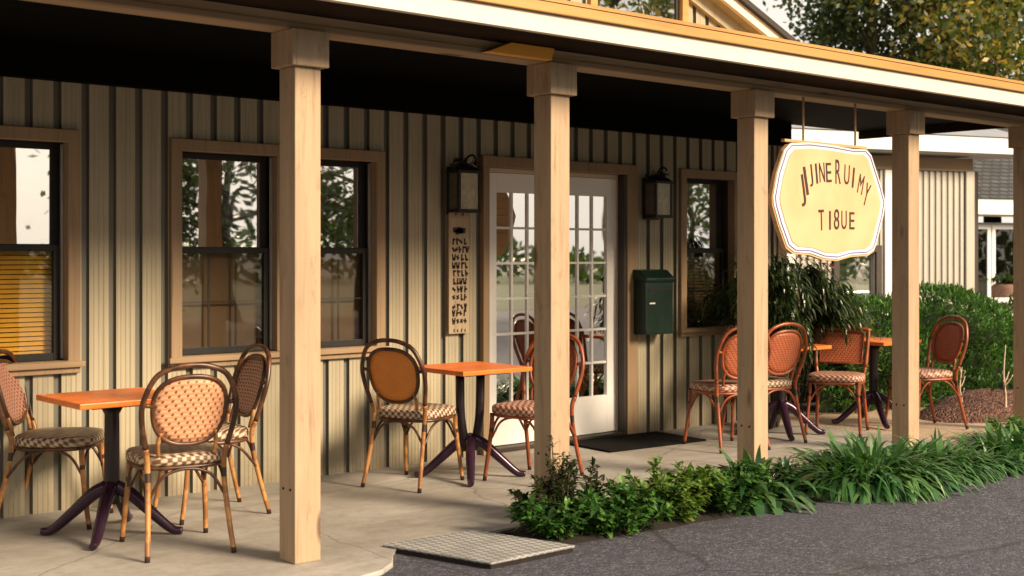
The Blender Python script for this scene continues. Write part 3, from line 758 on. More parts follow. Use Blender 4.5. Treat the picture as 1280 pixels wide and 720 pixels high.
def chair_mesh_set(square=False):
    """parts of one bistro chair facing +y, as (name, bmesh, material slots, parent index)"""
    t = bpy.data.objects.new('bistro_chair', None); C.objects.link(t); t.empty_display_size = .1
    dx = .205
    back_y = lambda z: -.185 - (z - .45) * .27
    # seat: domed rounded square with a woven rim
    V = []; F = []; n = 40; rings = [(0, .466), (.5, .468), (.84, .466), (.95, .461), (1.0, .450), (1.0, .420), (.96, .413), (.0, .413)]
    for q, z in rings:
        for i in range(n):
            a = 2 * PI * i / n; ca, sa = math.cos(a), math.sin(a); k = (abs(ca) ** 3.4 + abs(sa) ** 3.4) ** (-1 / 3.4)
            V.append((ca * k * (.212 + .012 * sa) * q, (sa * k * .205 + .005) * q, z))
    for j in range(len(rings) - 1):
        for i in range(n): F.append((j * n + i, (j + 1) * n + i, (j + 1) * n + (i + 1) % n, j * n + (i + 1) % n))
    raw('seat', V, F, M['seatweave'], t, smooth=True)
    leg_bands = lambda a: (lambda u: 1 if any(abs(u - b) < .035 for b in a) or u < .04 else 0)
    for sx in (-1, 1):
        bm = bmesh.new(); tube(bm, [(sx * .205, .215, 0), (sx * .195, .19, .16), (sx * .182, .172, .32), (sx * .180, .168, .412)], lambda u: .0125 + .002 * u, mif=leg_bands((.62, .95)))
        link('leg', bm, [M['rattan'], M['binding']], t)
    for sx in (-1, 1):
        bm = bmesh.new(); tube(bm, [(sx * .20, -.275, 0), (sx * .188, -.235, .15), (sx * .178, -.195, .32), (sx * .180, -.182, .44), (sx * .19, back_y(.5), .50)], lambda u: .0125 + .002 * u, mif=leg_bands((.55,)))
        link('leg', bm, [M['rattan'], M['binding']], t)
    if not square:
        pts = [(-.19, back_y(.5), .50), (-.214, back_y(.62), .62), (-.214, back_y(.72), .72), (-.165, back_y(.83), .832), (-.085, back_y(.875), .874), (0, back_y(.885), .884)]
        pts += [(-x, y, z) for x, y, z in pts[-2::-1]]
        link('back_frame', T(pts, .0135, n=5), M['ratdark'], t)
        ov = []
        for i in range(24):
            a = 2 * PI * i / 24; ca, sa = math.cos(a), math.sin(a); k = (abs(ca) ** 2.5 + abs(sa) ** 2.5) ** (-1 / 2.5)
            z = .672 + .160 * sa * k; x = .168 * ca * k * (1 + .07 * sa); ov.append((x, back_y(z) - .012 + .16 * x * x * 4, z))
        link('panel_frame', T(ov, .0115, closed=True, n=2), M['ratdark'], t)
        V = [(0, back_y(.675) - .012, .675)]; F = []
        for q in (.25, .5, .75, 1.):
            for x, y, z in ov:
                xx = x * q; zz = .675 + (z - .675) * q; V.append((xx, back_y(zz) - .012 + .64 * xx * xx, zz))
        for i in range(24): F.append((0, 1 + i, 1 + (i + 1) % 24))
        for j in range(3):
            for i in range(24): F.append((1 + j * 24 + i, 1 + (j + 1) * 24 + i, 1 + (j + 1) * 24 + (i + 1) % 24, 1 + j * 24 + (i + 1) % 24))
        pn = raw('back_panel', V, F, M['cane_peach'], t, smooth=True)
        md = pn.modifiers.new('thickness', 'SOLIDIFY'); md.thickness = .006; md.offset = 0
        for sx in (-1, 1):
            link('back_strut', T([(sx * .13, back_y(.47), .46), (sx * .135, back_y(.52), .52), (sx * .125, back_y(.57) - .005, .572)], .010), M['rattan'], t)
            link('side_tie', T([(sx * .176, back_y(.70) + .004, .70), (sx * .210, back_y(.70), .705)], .010, smooth_path=False), M['ratdark'], t)
    else:
        pts = [(-.19, back_y(.5), .50), (-.20, back_y(.65), .65), (-.205, back_y(.78), .775), (-.19, back_y(.79), .792), (0, back_y(.80), .797)]
        pts += [(-x, y, z) for x, y, z in pts[-2::-1]]
        link('back_frame', T(pts, .016, n=5), M['ratred'], t)
        ov = [(-.165, back_y(.52), .53), (.165, back_y(.52), .53), (.172, back_y(.76), .768), (-.172, back_y(.76), .768)]
        link('panel_frame', T([ov[0], ov[1], ov[2], ov[3]], .009, closed=True, smooth_path=False), M['ratred'], t)
        bm = bmesh.new(); prism(bm, ov, (0, -.006, 0)); link('back_panel', bm, M['cane_red'], t)
    ring = []
    for i in range(20):
        a = 2 * PI * i / 20; ca, sa = math.cos(a), math.sin(a); k = (abs(ca) ** 3.4 + abs(sa) ** 3.4) ** (-1 / 3.4)
        ring.append((ca * k * .200, sa * k * .193 + .005, .402))
    link('seat_frame', T(ring, .010, closed=True, n=2), M['ratdark'], t)
    for s in (-1, 1):
        link('brace', T([(s * .186, .178, .26), (s * .186, .11, .365), (s * .186, 0, .396), (s * .186, -.11, .365), (s * .186, -.205, .26)], .0075, n=5), M['ratdark'], t)
    for yy in (.172, -.20):
        link('brace', T([(-.18, yy, .26), (-.11, yy, .365), (0, yy, .396), (.11, yy, .365), (.18, yy, .26)], .0075, n=5), M['ratdark'], t)
    return t

def recolour(t, panel, seat, frame, legm):
    for ch in t.children:
        st = ch.name.split('.')[0]
        m = {'back_panel': panel, 'seat': seat, 'back_frame': frame, 'panel_frame': frame, 'seat_frame': frame, 'brace': frame, 'side_tie': frame, 'leg': legm, 'back_strut': legm}.get(st)
        if m:
            s = ch.material_slots[0]; s.link = 'OBJECT'; s.material = M[m]
CHAIRS = [  # x, y, facing (dx, dy), panel, seat, frame, leg, label
    (-.25, .68, (.20, .98), 'cane_peach', 'seatweave', 'ratdark', 'rattan', 'peach woven bistro chair with its back to us, tucked against the left table'),
    (-.455, 1.60, (.78, -.62), 'cane_rose', 'seatweave', 'ratdark', 'rattan', 'bistro chair cut off by the left edge, its seat pointing at the left table'),
    (.22, 1.28, (-.99, .10), 'cane_rose', 'seatweave', 'ratdark', 'rattan', 'rose-brown bistro chair half hidden behind the front porch post'),
    (1.62, 1.29, (.93, .36), 'cane_orange', 'seatweave', 'ratdark', 'rattan', 'bistro chair with a plain orange oval back, on the window side of the middle table'),
    (2.245, .93, (-.97, -.25), 'cane_red', 'seatred', 'ratred', 'ratred', 'reddish bistro chair behind the second porch post, facing the middle table'),
    (4.19, 1.02, (.30, .95), 'cane_red', 'seatred', 'ratred', 'ratred', 'red-brown bistro chair showing at the left side of the third porch post'),
    (4.63, 1.04, (.18, .98), 'cane_red', 'seatweave', 'ratred', 'ratred', 'red-brown bistro chair showing at the right side of the third porch post'),
    (6.19, .64, (-.93, .36), 'cane_red', 'seatred', 'ratred', 'ratred', 'red bistro chair standing alone in front of the hedge, its narrow oval back turned sideways'),
]
proto = chair_mesh_set()
for i, (x, y, d, pn, st, fr, lg, lab) in enumerate(CHAIRS):
    t = proto if i == 0 else copy_tree(proto)
    t.location = (x, y, .001); t.rotation_euler = (0, 0, math.atan2(d[1], d[0]) - PI / 2)
    tag(t, lab, 'chair', 'oval-backed bistro chairs on the porch'); recolour(t, pn, st, fr, lg)
sq = chair_mesh_set(True); sq.name = 'rattan_chair'; sq.location = (5.40, .90, .001); sq.rotation_euler = (0, 0, math.atan2(-.45, -.89) - PI / 2)
tag(sq, 'square-backed red rattan chair between the two far tables, before the hedge', 'chair'); recolour(sq, 'cane_red', 'seatred', 'ratred', 'ratred')

def make_table(twin=False, round_=False):
    t = bpy.data.objects.new('bistro_table', None); C.objects.link(t); t.empty_display_size = .1
    bm = bmesh.new()
    box(bm, -.275, .275, -.275, .275, .664, .692, .005)
    link('tabletop', bm, M['tabletop'], t)
    bm = bmesh.new()
    box(bm, -.17, .17, -.17, .17, .648, .659)
    if twin:
        for s in (-1, 1): tube(bm, [(s * .066, s * -.02, .645), (s * .060, s * -.02, .40), (s * .042, s * -.01, .25), (s * .03, 0, .17)], .028, seg=10, n=5)
    else: lathe(bm, [(.045, .16), (.038, .2), (.036, .6), (.06, .645)], seg=16)
    link('column', bm, M['iron'], t)
    for k in range(4):
        a = PI / 4 + k * PI / 2 + .12; ca, sa = math.cos(a), math.sin(a)
        pts = [(ca * .02, sa * .02, .24), (ca * .09, sa * .09, .205), (ca * .19, sa * .19, .115), (ca * .29, sa * .29, .030), (ca * .345, sa * .345, .020)]
        bm = bmesh.new(); tube(bm, pts, lambda u: .038 - .020 * u, seg=10, n=5); link('foot', bm, M['ironfoot'], t)
    return t
TABLES = [(-.385, 1.10, 0, 0, 'orange square table on a single black column at the left end of the porch'),
          (1.99, 1.22, 1, 0, 'orange square table on a twin-column plum black base, beside the white door'),
          (4.98, 1.12, 0, 0, 'orange table nearly hidden by the pair of red-brown chairs at the third post'),
          (6.08, 1.02, 0, 0, 'orange table crossing behind the fourth porch post, before the hedge')]
t0 = make_table(); t1 = make_table(True)
for i, (x, y, tw, r_, lab) in enumerate(TABLES):
    t = (t0, t1, None, None)[i] or copy_tree(t0)
    t.location = (x, y, .001); tag(t, lab, 'table', 'square bistro tables on the porch')

# ------------------------------------------------------------------ plants
def leafy_clump(name, label, cat, loc, size, n, L, Wd, mat, group=None, up=.6, stems=True, seed=0, lime=None, stem_mat='bark'):
    r = random.Random(seed); t = thing(name, label, cat, loc, 0, group); lv = Leaves()
    stems_bm = bmesh.new(); sp = []
    for k in range(max(8, n // 55)):
        a = r.uniform(0, 2 * PI); q = math.sqrt(r.random()); tip = Vector((math.cos(a) * size[0] * q, math.sin(a) * size[1] * q, size[2] * r.uniform(.55, 1.05) * (1 - .35 * q * q)))
        b0 = Vector((tip.x * .35, tip.y * .35, 0)); sp.append((b0, (b0 + tip) * .5 + Vector((0, 0, .03)), tip))
        tube(stems_bm, [b0, (b0 + tip) * .5 + Vector((0, 0, .03)), tip], .004, seg=4, n=3)
    link('stem', stems_bm, M[stem_mat], t)
    for _ in range(n):
        b0, m, tp = r.choice(sp); u = r.random() ** .6
        p = b0 * (1 - u) ** 2 + m * 2 * u * (1 - u) + tp * u * u
        d = rvec(r); d.z = abs(d.z) * up * 1.2 + up - .5; d += Vector((p.x / size[0], p.y / size[1], 0)) * .5
        p = p + rvec(r) * L * .35; p.z = max(p.z, .004)
        lv.leaf(p, d, Vector((r.uniform(-.4, .4), r.uniform(-.4, .4), 1)), L * r.uniform(.6, 1.25), Wd * r.uniform(.7, 1.2), r.uniform(.1, .5))
    lv.out('foliage', M[mat], t); return t
def blade_clump(label, loc, rx, ry, h, n, mat='leaf_blade', seed=0, W_=.02, group=None, name='strap_leaf_plant'):
    r = random.Random(seed); t = thing(name, label, 'plant', loc, 0, group); lv = Leaves()
    for _ in range(n):
        a = r.uniform(0, 2 * PI); q = math.sqrt(r.random()); p = Vector((math.cos(a) * rx * q * .8, math.sin(a) * ry * q * .8, r.uniform(0, .03)))
        a2 = a + r.uniform(-.9, .9); out = r.uniform(.2, 1.25) * (.45 + q)
        d = Vector((math.cos(a2) * out, math.sin(a2) * out, 1))
        lv.blade(p, d, h * r.uniform(.7, 1.45), W_ * r.uniform(.6, 1.3), r.uniform(.26, .58), 6)
    lv.out('foliage', M[mat], t); return t

BED = 'plants in the bed along the porch edge'
leafy_clump('bed_shrub', 'dark wiry shrub with a tall spindly top at the foot of the second post', 'shrub', (1.45, -.20, -.03), (.34, .19, .40), 1900, .045, .02, 'leaf_nandina', BED, seed=1)
leafy_clump('shrub_shoot', 'thin dark upright shoots leaning against the foot of the second post', 'shrub', (1.53, -.09, -.02), (.09, .06, .52), 300, .04, .015, 'leaf_nandina', BED, seed=31)
leafy_clump('ground_cover', 'green trailing ground cover between the drain cover and the second post', 'plant', (1.30, -.36, -.03), (.28, .20, .24), 1300, .055, .026, 'leaf_ground', BED, seed=2)
leafy_clump('ground_cover', 'low green ground cover spilling onto the asphalt right of the drain cover', 'plant', (1.64, -.42, -.03), (.34, .20, .26), 1500, .06, .028, 'leaf_ground', BED, seed=3)
leafy_clump('ground_cover', 'yellow-green bushy ground cover just right of the second post', 'plant', (2.06, -.38, -.03), (.34, .23, .33), 1700, .06, .028, 'leaf_yellow', BED, seed=4)
leafy_clump('ground_cover', 'bright green bushy ground cover left of the broad-leaved plant', 'plant', (2.45, -.44, -.03), (.31, .22, .30), 1500, .06, .028, 'leaf_ground', BED, seed=5)
blade_clump('broad-leaved dark green plant, its wide leaves fanning out left of the third post', (2.80, -.38, -.03), .27, .23, .30, 150, 'leaf_broad', 6, .062, BED, 'broad_leaf_plant')
leafy_clump('ground_cover', 'broad pale-edged ground cover at the foot of the third post', 'plant', (3.10, -.42, -.03), (.28, .18, .20), 520, .075, .038, 'leaf_broad', BED, seed=7)
blade_clump('big mound of arching strap leaves right of the third post, widest in the bed', (3.72, -.52, -.03), .52, .36, .31, 1700, seed=8, W_=.034, group=BED)
blade_clump('strap-leaf mound at the left foot of the fourth post', (4.36, -.54, -.03), .42, .32, .25, 1200, seed=9, W_=.033, group=BED)
blade_clump('smallest strap-leaf tuft, lying out on the asphalt edge before the fourth post', (4.80, -.66, -.03), .30, .20, .18, 480, seed=10, W_=.030, group=BED)
blade_clump('strap-leaf mound right of the fourth post, in front of the lone red chair', (5.40, -.58, -.03), .46, .34, .26, 1200, seed=11, W_=.032, group=BED)
blade_clump('strap-leaf mound at the far end of the bed by the fifth post', (6.10, -.60, -.03), .46, .34, .27, 1200, seed=12, W_=.032, group=BED)
leafy_clump('ground_cover', 'light green leafy clump on top of the bed beside the fifth post', 'plant', (6.05, -.20, -.03), (.55, .18, .22), 900, .06, .026, 'leaf_yellow', BED, seed=13)

blade_clump('last small strap-leaf tuft of the bed, past the fifth post', (6.82, -.62, -.03), .42, .34, .26, 700, seed=14, W_=.032, group=BED)
# large weeping shrub by the corner of the cafe
def weeping(label, loc, rx, h, n, seed, L=.13, Wd=.022):
    r = random.Random(seed); t = thing('weeping_shrub', label, 'shrub', loc); lv = Leaves(); bm = bmesh.new()
    for k in range(34):
        a = r.uniform(0, 2 * PI); q = .25 + .75 * r.random(); top = h * (1.05 - .35 * q) * r.uniform(.8, 1.05)
        pts = [Vector((math.cos(a) * .05, math.sin(a) * .05, 0)), Vector((math.cos(a) * rx * q * .35, math.sin(a) * rx * q * .35, top * .7)), Vector((math.cos(a) * rx * q * .75, math.sin(a) * rx * q * .75, top)), Vector((math.cos(a) * rx * q * 1.1, math.sin(a) * rx * q * 1.1, top * .78))]
        path = spline(pts, 8); tube(bm, path, lambda u: .011 * (1 - .75 * u), seg=5, smooth_path=False)
        for j in range(n // 34):
            u = r.uniform(.3, 1); p = path[int(u * (len(path) - 1))] + rvec(r) * .07
            d = Vector((math.cos(a) + r.uniform(-.9, .9), math.sin(a) + r.uniform(-.9, .9), r.uniform(-1.3, .1)))
            lv.leaf(p, d, Vector((0, 0, 1)), L * r.uniform(.7, 1.2), Wd * r.uniform(.8, 1.2), .35)
    link('stem', bm, M['bark'], t); lv.out('foliage', M['leaf_dark'], t); return t
weeping('large dark weeping shrub with long leaves between the far window and the hedge', (5.30, 1.46, 0), .72, 1.52, 4600, 41)
t = leafy_clump('flowering_shrub', 'shrub with red blossoms behind the hanging sign, at the corner of the cafe', 'shrub', (6.22, 1.92, 0), (.34, .25, 1.55), 1500, .06, .026, 'leaf_dark', seed=42)
r = random.Random(43); lv = Leaves()
for _ in range(44):
    c = Vector((r.gauss(-.02, .14), r.gauss(-.12, .10), r.uniform(1.0, 1.62)))
    for k in range(7): lv.leaf(c + rvec(r) * .008, rvec(r), Vector((0, 0, 1)), .034, .026, .2)
lv.out('blossom', M['petal'], t)

def hedge():
    r = random.Random(51); a = Vector((6.45, 2.05, 0)); b = Vector((9.6, 1.05, 0)); ax = (b - a); ln = ax.length; ax.normalize(); sd = Vector((-ax.y, ax.x, 0))
    t = thing('hedge', 'clipped dark green hedge running behind the porch chairs', 'hedge', (a + b) / 2)
    base = (a + b) / 2
    def top(s): return .97 + .07 * math.sin(s * 4.1 + .7) + .05 * math.sin(s * 9.3) - (.22 * math.exp(-((s - 2.35) / .28) ** 2))
    def hw(s, z): return .36 + .05 * math.sin(s * 6.2 + z * 5) + .04 * math.sin(z * 11 + s * 3)
    V = []; F = []; ns = 24; nz = 14                      # twiggy core
    for i in range(ns + 1):
        s = ln * i / ns
        for j in range(nz):
            an = PI * j / (nz - 1); z = top(s) * .90 * math.sin(an) ** .35 if 0 < j < nz - 1 else 0
            w = hw(s, z) * .80 * math.cos(an); p = a + ax * s + sd * w - base; V.append((p.x, p.y, z))
    for i in range(ns):
        for j in range(nz - 1): F.append((i * nz + j, (i + 1) * nz + j, (i + 1) * nz + j + 1, i * nz + j + 1))
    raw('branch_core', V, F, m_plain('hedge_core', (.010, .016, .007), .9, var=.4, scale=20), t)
    lv = Leaves()
    for _ in range(15000):
        s = r.uniform(-.05, ln + .05); an = PI * r.random(); tp = top(s)
        if r.random() < .62: z = r.uniform(.03, 1) * tp; w = -hw(s, z); nrm = -sd + Vector((0, 0, .45))
        elif r.random() < .8: z = tp; w = r.uniform(-1, 1) * hw(s, tp); nrm = Vector((0, 0, 1.))
        else: z = r.uniform(.1, 1) * tp; w = hw(s, z); nrm = sd + Vector((0, 0, .3))
        lump = 1 + .10 * math.sin(s * 14 + z * 9) * math.sin(z * 17 - s * 5); w *= lump * (1 - .22 * max(0, z / tp - .75) * 4 * .5)
        p = a + ax * s + sd * w + Vector((0, 0, z - .02)) - base + rvec(r) * .03
        d = (nrm.normalized() * .8 + Vector((0, 0, .55)) + rvec(r) * .8)
        lv.leaf(p, d, rvec(r) + Vector((0, 0, .4)), r.uniform(.045, .085), r.uniform(.013, .024), .2)
    lv.out('foliage', M['leaf_hedge'], t)
hedge()
leafy_clump('lime_shrub', 'small lime green shrub sprouting in front of the hedge behind the square-backed chair', 'shrub', (6.62, 1.52, 0), (.20, .16, .88), 420, .07, .035, 'leaf_lime', seed=61)
for i, (x, y, h, lab) in enumerate(((7.02, .78, .42, 'bare pale twig standing in the mulch left of the taller twig'), (7.20, .48, .62, 'taller bare pale twig in the mulch by the fifth post'))):
    r = random.Random(70 + i); t = thing('dry_twig', lab, 'twig', (x, y, 0), 0, 'bare twigs in the mulch')
    bm = bmesh.new(); tube(bm, [(0, 0, 0), (.03, .01, h * .3), (-.02, 0, h * .6), (.05, .02, h)], lambda u: .014 - .010 * u, seg=6, n=5)
    link('stem', bm, M['twig'], t)
    for k in range(5):
        z = h * r.uniform(.35, .95); d = rvec(r); d.z = abs(d.z)
        link('branch', T([Vector((.0, .0, z)), Vector((.0, 0, z)) + d * .05, Vector((0, 0, z)) + d * .10 + Vector((0, 0, .02))], .005, seg=5, n=3), M['twig'], t)

# ------------------------------------------------------------------ trees
def tree(label, loc, H, crown, cz, n, mat, seed, leaf=.12, trunk_r=.18, sub=9, group=None, cat='tree', sky=.0):
    r = random.Random(seed); t = thing('tree', label, cat, loc, 0, group)
    bm = bmesh.new(); base = cz - crown[2] * .75
    tube(bm, [(0, 0, -.1), (r.uniform(-.1, .1), r.uniform(-.1, .1), base * .6), (r.uniform(-.2, .2), r.uniform(-.2, .2), cz), (0, 0, cz + crown[2] * .7)], lambda u: trunk_r * (1.15 - u * .95), seg=8, n=4)
    link('trunk', bm, M['bark'], t)
    lv = Leaves(); lb = bmesh.new(); cl = []
    for k in range(sub):
        d = rvec(r); q = r.uniform(.45, 1.0)
        c = Vector((d.x * crown[0] * q, d.y * crown[1] * q, cz + d.z * crown[2] * q))
        z0 = max(base * .8, min(c.z - .5, cz + crown[2] * .3)); s0 = Vector((0, 0, z0)); mid = (s0 + c) * .5 + Vector((0, 0, .2)) + rvec(r) * .2
        path = spline([s0, mid, c], 6); tube(lb, path, lambda u: trunk_r * .42 * (1 - .85 * u), seg=5, smooth_path=False)
        for j in range(4):
            e = c + rvec(r) * min(crown) * .42; tube(lb, [path[int(len(path) * r.uniform(.4, .9))], (c + e) * .5 + rvec(r) * .1, e], lambda u: trunk_r * .14 * (1 - .8 * u), seg=4, n=3)
            cl.append((e, r.uniform(.55, 1.0)))
        cl.append((c, 1.0))
    link('limb', lb, M['bark'], t)
    rad = min(crown) * .40
    for _ in range(n):
        c, k = r.choice(cl); p = c + Vector((r.gauss(0, 1), r.gauss(0, 1), r.gauss(0, .8))) * rad * k * .62
        d = rvec(r) + Vector((0, 0, -.2)); lv.quad(p, d, rvec(r), leaf * r.uniform(.7, 1.4), leaf * r.uniform(.45, .8))
    lv.out('crown', M[mat], t); return t
tree('dark green leafy tree beyond the porch roof, left of the golden one', (18.6, 9.35, -.08), 8.5, (1.5, 1.5, 2.6), 5.6, 14000, 'leaf_tree', 81, .13, .16, 11)
tree('golden-leaved tree lit by the low sun above the right end of the roof', (20.1, 7.6, -.08), 9.5, (2.7, 2.4, 3.1), 6.2, 19000, 'leaf_gold', 82, .14, .2, 15)
FAR = 'trees across the lot seen mirrored in the panes'
for (x, y, H, cr, cz, n, seed, lab) in (
        (10.2, -15.5, 7.5, (2.9, 2.4, 2.4), 3.8, 6500, 91, 'airy tree mirrored in the window left of the front post'),
        (14.5, -17.0, 7.5, (2.0, 1.9, 2.2), 4.0, 4200, 92, 'thin tree mirrored in the narrow window right of the front post'),
        (26.5, -17.0, 9.0, (3.4, 3.0, 3.0), 4.6, 7000, 93, 'full tree mirrored in the small window right of the mailbox'),
        (19.5, -13.5, 8.0, (2.9, 2.6, 2.4), 7.0, 9000, 94, 'tall tree mirrored in the gable window above the roof')):
    tree(lab, (x, y, -.08), H, cr, cz, n, 'leaf_gold' if seed == 94 else 'leaf_far', seed, .17, .16, 12, FAR)
# distant wood behind: low treeline, raised outside the mirrored arcs to block sky light
r = random.Random(97); lv = Leaves()
for k in range(14000):
    a = r.uniform(R(-178), R(8)); d = r.uniform(52, 70); dg = math.degrees(a); h = (.9 if -76 < dg < -64 or -53 < dg < -41 else 3.2 if -64 <= dg <= -53 else 10.5) + .8 * math.sin(a * 13) + .6 * math.sin(a * 31 + 1) + .4 * math.sin(a * 67)
    p = Vector((math.cos(a) * d, math.sin(a) * d, r.uniform(0, 1) ** .8 * h)); sz = .35 if R(-78) < a < R(-35) else 1.; lv.quad(p, rvec(r), rvec(r), sz * r.uniform(1.1, 2.2), sz * r.uniform(.8, 1.6))
tag(lv.out('far_woods_blocker', M['leaf_far']), 'dark wood along the horizon across the lot, raised in part to block low sky light', 'woods', kind='stuff')

# ------------------------------------------------------------------ buildings behind the hedge
def wing():
    A = Vector((11.76, 3.38, 0)); Bp = Vector((8.6, 4.40, 0)); ax = (A - Bp).normalized(); L = 4.6
    t = thing('annex_building', 'cream ribbed-panel annex with a white fascia and grey metal roof behind the hedge', 'building', (A.x, A.y, -.08), math.atan2(ax.y, ax.x))
    # local: x runs along the wall to the right corner (x = 0), front towards -y
    P = lambda n, bm, m, par=t, **k: link(n, bm, m, par, **k)
    hole = (-2.02, -1.50, .3, 1.50)
    bm = bmesh.new(); ribbed(bm, -L, 0, 0, 2.66, -.02, [hole], .095, 0, .034, .006, .016, False); P('front_wall', bm, [M['wing_siding'], M['wing_groove']])
    bm = bmesh.new(); box(bm, -L, hole[0], .0, .1, 0, 2.66); box(bm, hole[1], -.001, .0, .1, 0, 2.66); box(bm, hole[0], hole[1], .0, .1, hole[3], 2.66); box(bm, hole[0], hole[1], .0, .1, 0, hole[2]); P('wall_core', bm, M['wing_siding'])
    P('end_wall', B((-.1, .0, .101, 4, 0, 2.66)), M['wing_siding'])
    P('corner_board', B((-.10, .03, -.05, -.021, 0, 2.5), bevel=.004), M['wing_siding'])
    P('shadow_strip', B((.031, .11, -.03, .05, 0, 2.5), bevel=.01), M['brown'])  # dark strip painted in for the shadow edge beside the corner board
    P('frieze', B((-L, .0, -.048, -.022, 2.50, 2.66)), M['casing_h'])
    P('fascia', B((-L - .1, .62, -.40, -.36, 2.70, 2.90), (.58, .62, -.36, 4, 2.70, 2.90), bevel=.004), M['white'])
    P('soffit', B((-L, .58, -.36, -.001, 2.69, 2.71), (.001, .58, .0, 4, 2.69, 2.71)), M['wing_siding'])
    bm = bmesh.new(); v = [bm.verts.new(p) for p in ((-L - .1, -.42, 2.903), (.64, -.42, 2.903), (.64, 4, 2.903), (-L - .1, 4, 2.903), (-L - .1, 1.8, 3.75), (-.9, 1.8, 3.75))]
    for q in ((0, 1, 5, 4), (1, 2, 5), (2, 3, 4, 5), (3, 0, 4), (3, 2, 1, 0)): bm.faces.new([v[i] for i in q])
    P('roof', bm, M['metalroof'])
    bm = bmesh.new(); x0, x1, z0, z1 = hole; ring(bm, x0 - .08, x1 + .1, z0 - .08, z1 + .08, .08, -.05, .05)
    w = P('window', bm, M['brown'])
    P('pane', B((x0, x1, .02, .026, z0, z1)), M['glass'], w)
    bm = bmesh.new(); x = x0
    while x < x1 - .02: bm.faces.new([bm.verts.new(q) for q in ((x, .07, z0), (x + .03, .085, z0), (x + .03, .085, z1), (x, .07, z1))]); x += .048
    P('blind', bm, M['white'], w)
    for q in ((x1 + .15, x1 + .28), (-2.9, -2.66)): P('trim_board', B((q[0], q[1], -.05, -.021, 0, 2.49), bevel=.004), M['white'])
    bm = bmesh.new(); tube(bm, [(.45, -.43, 2.80), (.45, -.44, 2.45), (.49, -.42, 2.25), (.62, -.30, 2.12), (.76, -.2, 2.06)], .055, seg=10, n=5); P('downspout', bm, M['white'])
wing()
def far_house():
    t = thing('shingled_house', 'low house with a dark shingled roof and white-framed windows at the far right', 'building', (18.0, 5.6, -.08), R(-18))
    P = lambda n, bm, m, par=t, **k: link(n, bm, m, par, **k)
    bm = bmesh.new(); box(bm, -3.5, 3.5, 0, 5, 0, 2.0); P('wall', bm, M['wing_siding'])
    P('fascia', B((-3.7, 3.7, -.42, -.36, 2.12, 2.38), bevel=.004), M['white'])
    P('soffit', B((-3.7, 3.7, -.36, -.001, 2.10, 2.12)), M['white'])
    bm = bmesh.new(); prism(bm, [(-3.8, -.46, 2.385), (-3.8, 2.6, 4.6), (-3.8, 5.6, 2.385)], (7.6, 0, 0)); P('roof', bm, M['shingle'])
    for i, (x0, x1) in enumerate(((-2.62, -2.12), (-1.92, -1.22), (-1.05, -.45), (-.2, .5), (.8, 1.6))):
        bm = bmesh.new(); ring(bm, x0 - .07, x1 + .07, .5, 1.96, .07, -.05, -.001); w = P('window', bm, M['white'])
        P('pane', B((x0, x1, -.03, -.004, .58, 1.88)), m_glass('far_pane', (.05, .05, .05), .1) if i == 0 else bpy.data.materials['far_pane'], w)
    P('post', B((-2.86, -2.72, -.34, -.2, 0, 2.1), bevel=.004), M['brown'])
    P('porch_step', B((-3.4, 3.4, -1.1, -.06, 0, .12)), M['slab'])
far_house()
def far_things():
    t = thing('planter', 'speckled brown planter standing before the far white-framed windows', 'planter', (16.2, 5.25, -.08))
    bm = bmesh.new(); lathe(bm, [(.16, 0), (.24, .1), (.25, .95), (.21, 1.0)], seg=14); link('pot', bm, M['pot'], t)
    lv = Leaves(); r = random.Random(5)
    for _ in range(120): lv.leaf(Vector((r.gauss(0, .09), r.gauss(0, .09), 1.0)), Vector((r.uniform(-1, 1), r.uniform(-1, 1), r.uniform(.2, 1.2))), Vector((0, 0, 1)), .2, .05)
    lv.out('foliage', M['leaf_dark'], t)
    t = thing('garden_table', 'white garden table seen over the dip in the hedge', 'table', (10.63, 2.37, -.08), R(-25))
    link('tabletop', B((-.45, .45, -.3, .3, .93, .97), bevel=.006), M['white'], t)
    link('shelf', B((-.36, .36, -.22, .22, .78, .81), bevel=.006), M['white'], t)
    for sx in (-1, 1):
        for sy in (-1, 1): link('leg', B((sx * .38 - .025, sx * .38 + .025, sy * .24 - .025, sy * .24 + .025, 0, .929), bevel=.004), M['white'], t)
far_things()

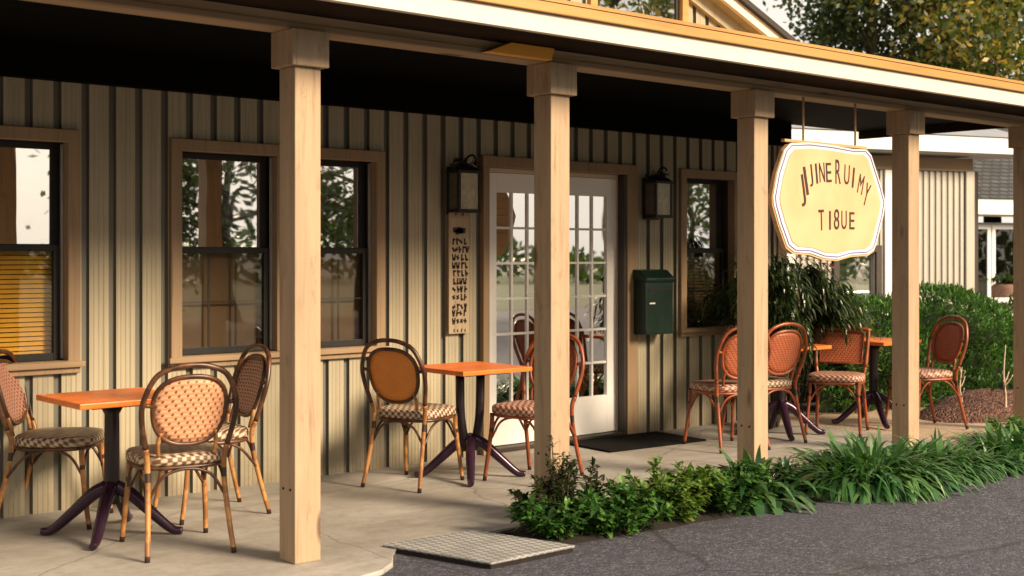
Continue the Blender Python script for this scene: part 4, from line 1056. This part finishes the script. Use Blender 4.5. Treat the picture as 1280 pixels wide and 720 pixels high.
# ------------------------------------------------------------------ light, sky, camera
SUN_EL, SUN_DIR = 29., Vector((.36, -1, 0))
def light():
    w = bpy.data.worlds.new('World'); scene.world = w; w.use_nodes = True; nt = w.node_tree
    bg = nt.nodes['Background']; bg.inputs['Strength'].default_value = .052
    sky = nt.nodes.new('ShaderNodeTexSky'); sky.sky_type = 'NISHITA'; sky.sun_disc = False
    sky.sun_elevation = R(SUN_EL); sky.sun_rotation = math.atan2(SUN_DIR.x, SUN_DIR.y); sky.dust_density = 3.0; sky.air_density = 1.0
    tc = nt.nodes.new('ShaderNodeTexCoord'); nz = nt.nodes.new('ShaderNodeTexNoise'); nz.inputs['Scale'].default_value = 2.2; nz.inputs['Detail'].default_value = 6
    nt.links.new(tc.outputs['Generated'], nz.inputs['Vector'])
    rp = nt.nodes.new('ShaderNodeValToRGB'); rp.color_ramp.elements[0].position = .30; rp.color_ramp.elements[0].color = (.70, .70, .70, 1); rp.color_ramp.elements[1].position = .6; rp.color_ramp.elements[1].color = (.92, .92, .92, 1)
    nt.links.new(nz.outputs['Fac'], rp.inputs['Fac'])
    mx = nt.nodes.new('ShaderNodeMix'); mx.data_type = 'RGBA'; mx.inputs[7].default_value = (14.5, 13.3, 11.6, 1)     # thin bright cloud
    nt.links.new(rp.outputs['Color'], mx.inputs[0]); nt.links.new(sky.outputs['Color'], mx.inputs[6]); nt.links.new(mx.outputs[2], bg.inputs['Color'])
    sd = bpy.data.lights.new('sun', 'SUN'); sd.energy = 5.0; sd.angle = R(17); sd.color = (1, .775, .53)
    so = bpy.data.objects.new('sun', sd); C.objects.link(so); d = SUN_DIR.normalized(); v = Vector((d.x * math.cos(R(SUN_EL)), d.y * math.cos(R(SUN_EL)), math.sin(R(SUN_EL))))
    so.rotation_euler = v.to_track_quat('Z', 'Y').to_euler(); so.location = v * 30
light()
cam = bpy.data.cameras.new('camera'); co = bpy.data.objects.new('camera', cam); C.objects.link(co); scene.camera = co
co.location = (-3.026, -4.99, 1.39); co.rotation_euler = (PI / 2, 0, -R(40.8))
cam.sensor_width = 36; cam.lens = 45; cam.shift_y = -42 / 1280; cam.clip_end = 800; cam.clip_start = .05
cam.dof.use_dof = True; cam.dof.focus_distance = 7.6; cam.dof.aperture_fstop = 3.2
vs = scene.view_settings; scene.display_settings.display_device = 'sRGB'; vs.view_transform = 'Standard'; vs.look = 'None'; vs.gamma = 1; vs.use_curve_mapping = False; vs.exposure = 0.68
scene.cycles.max_bounces = 8; scene.cycles.transparent_max_bounces = 12
scene.cycles.use_denoising = True
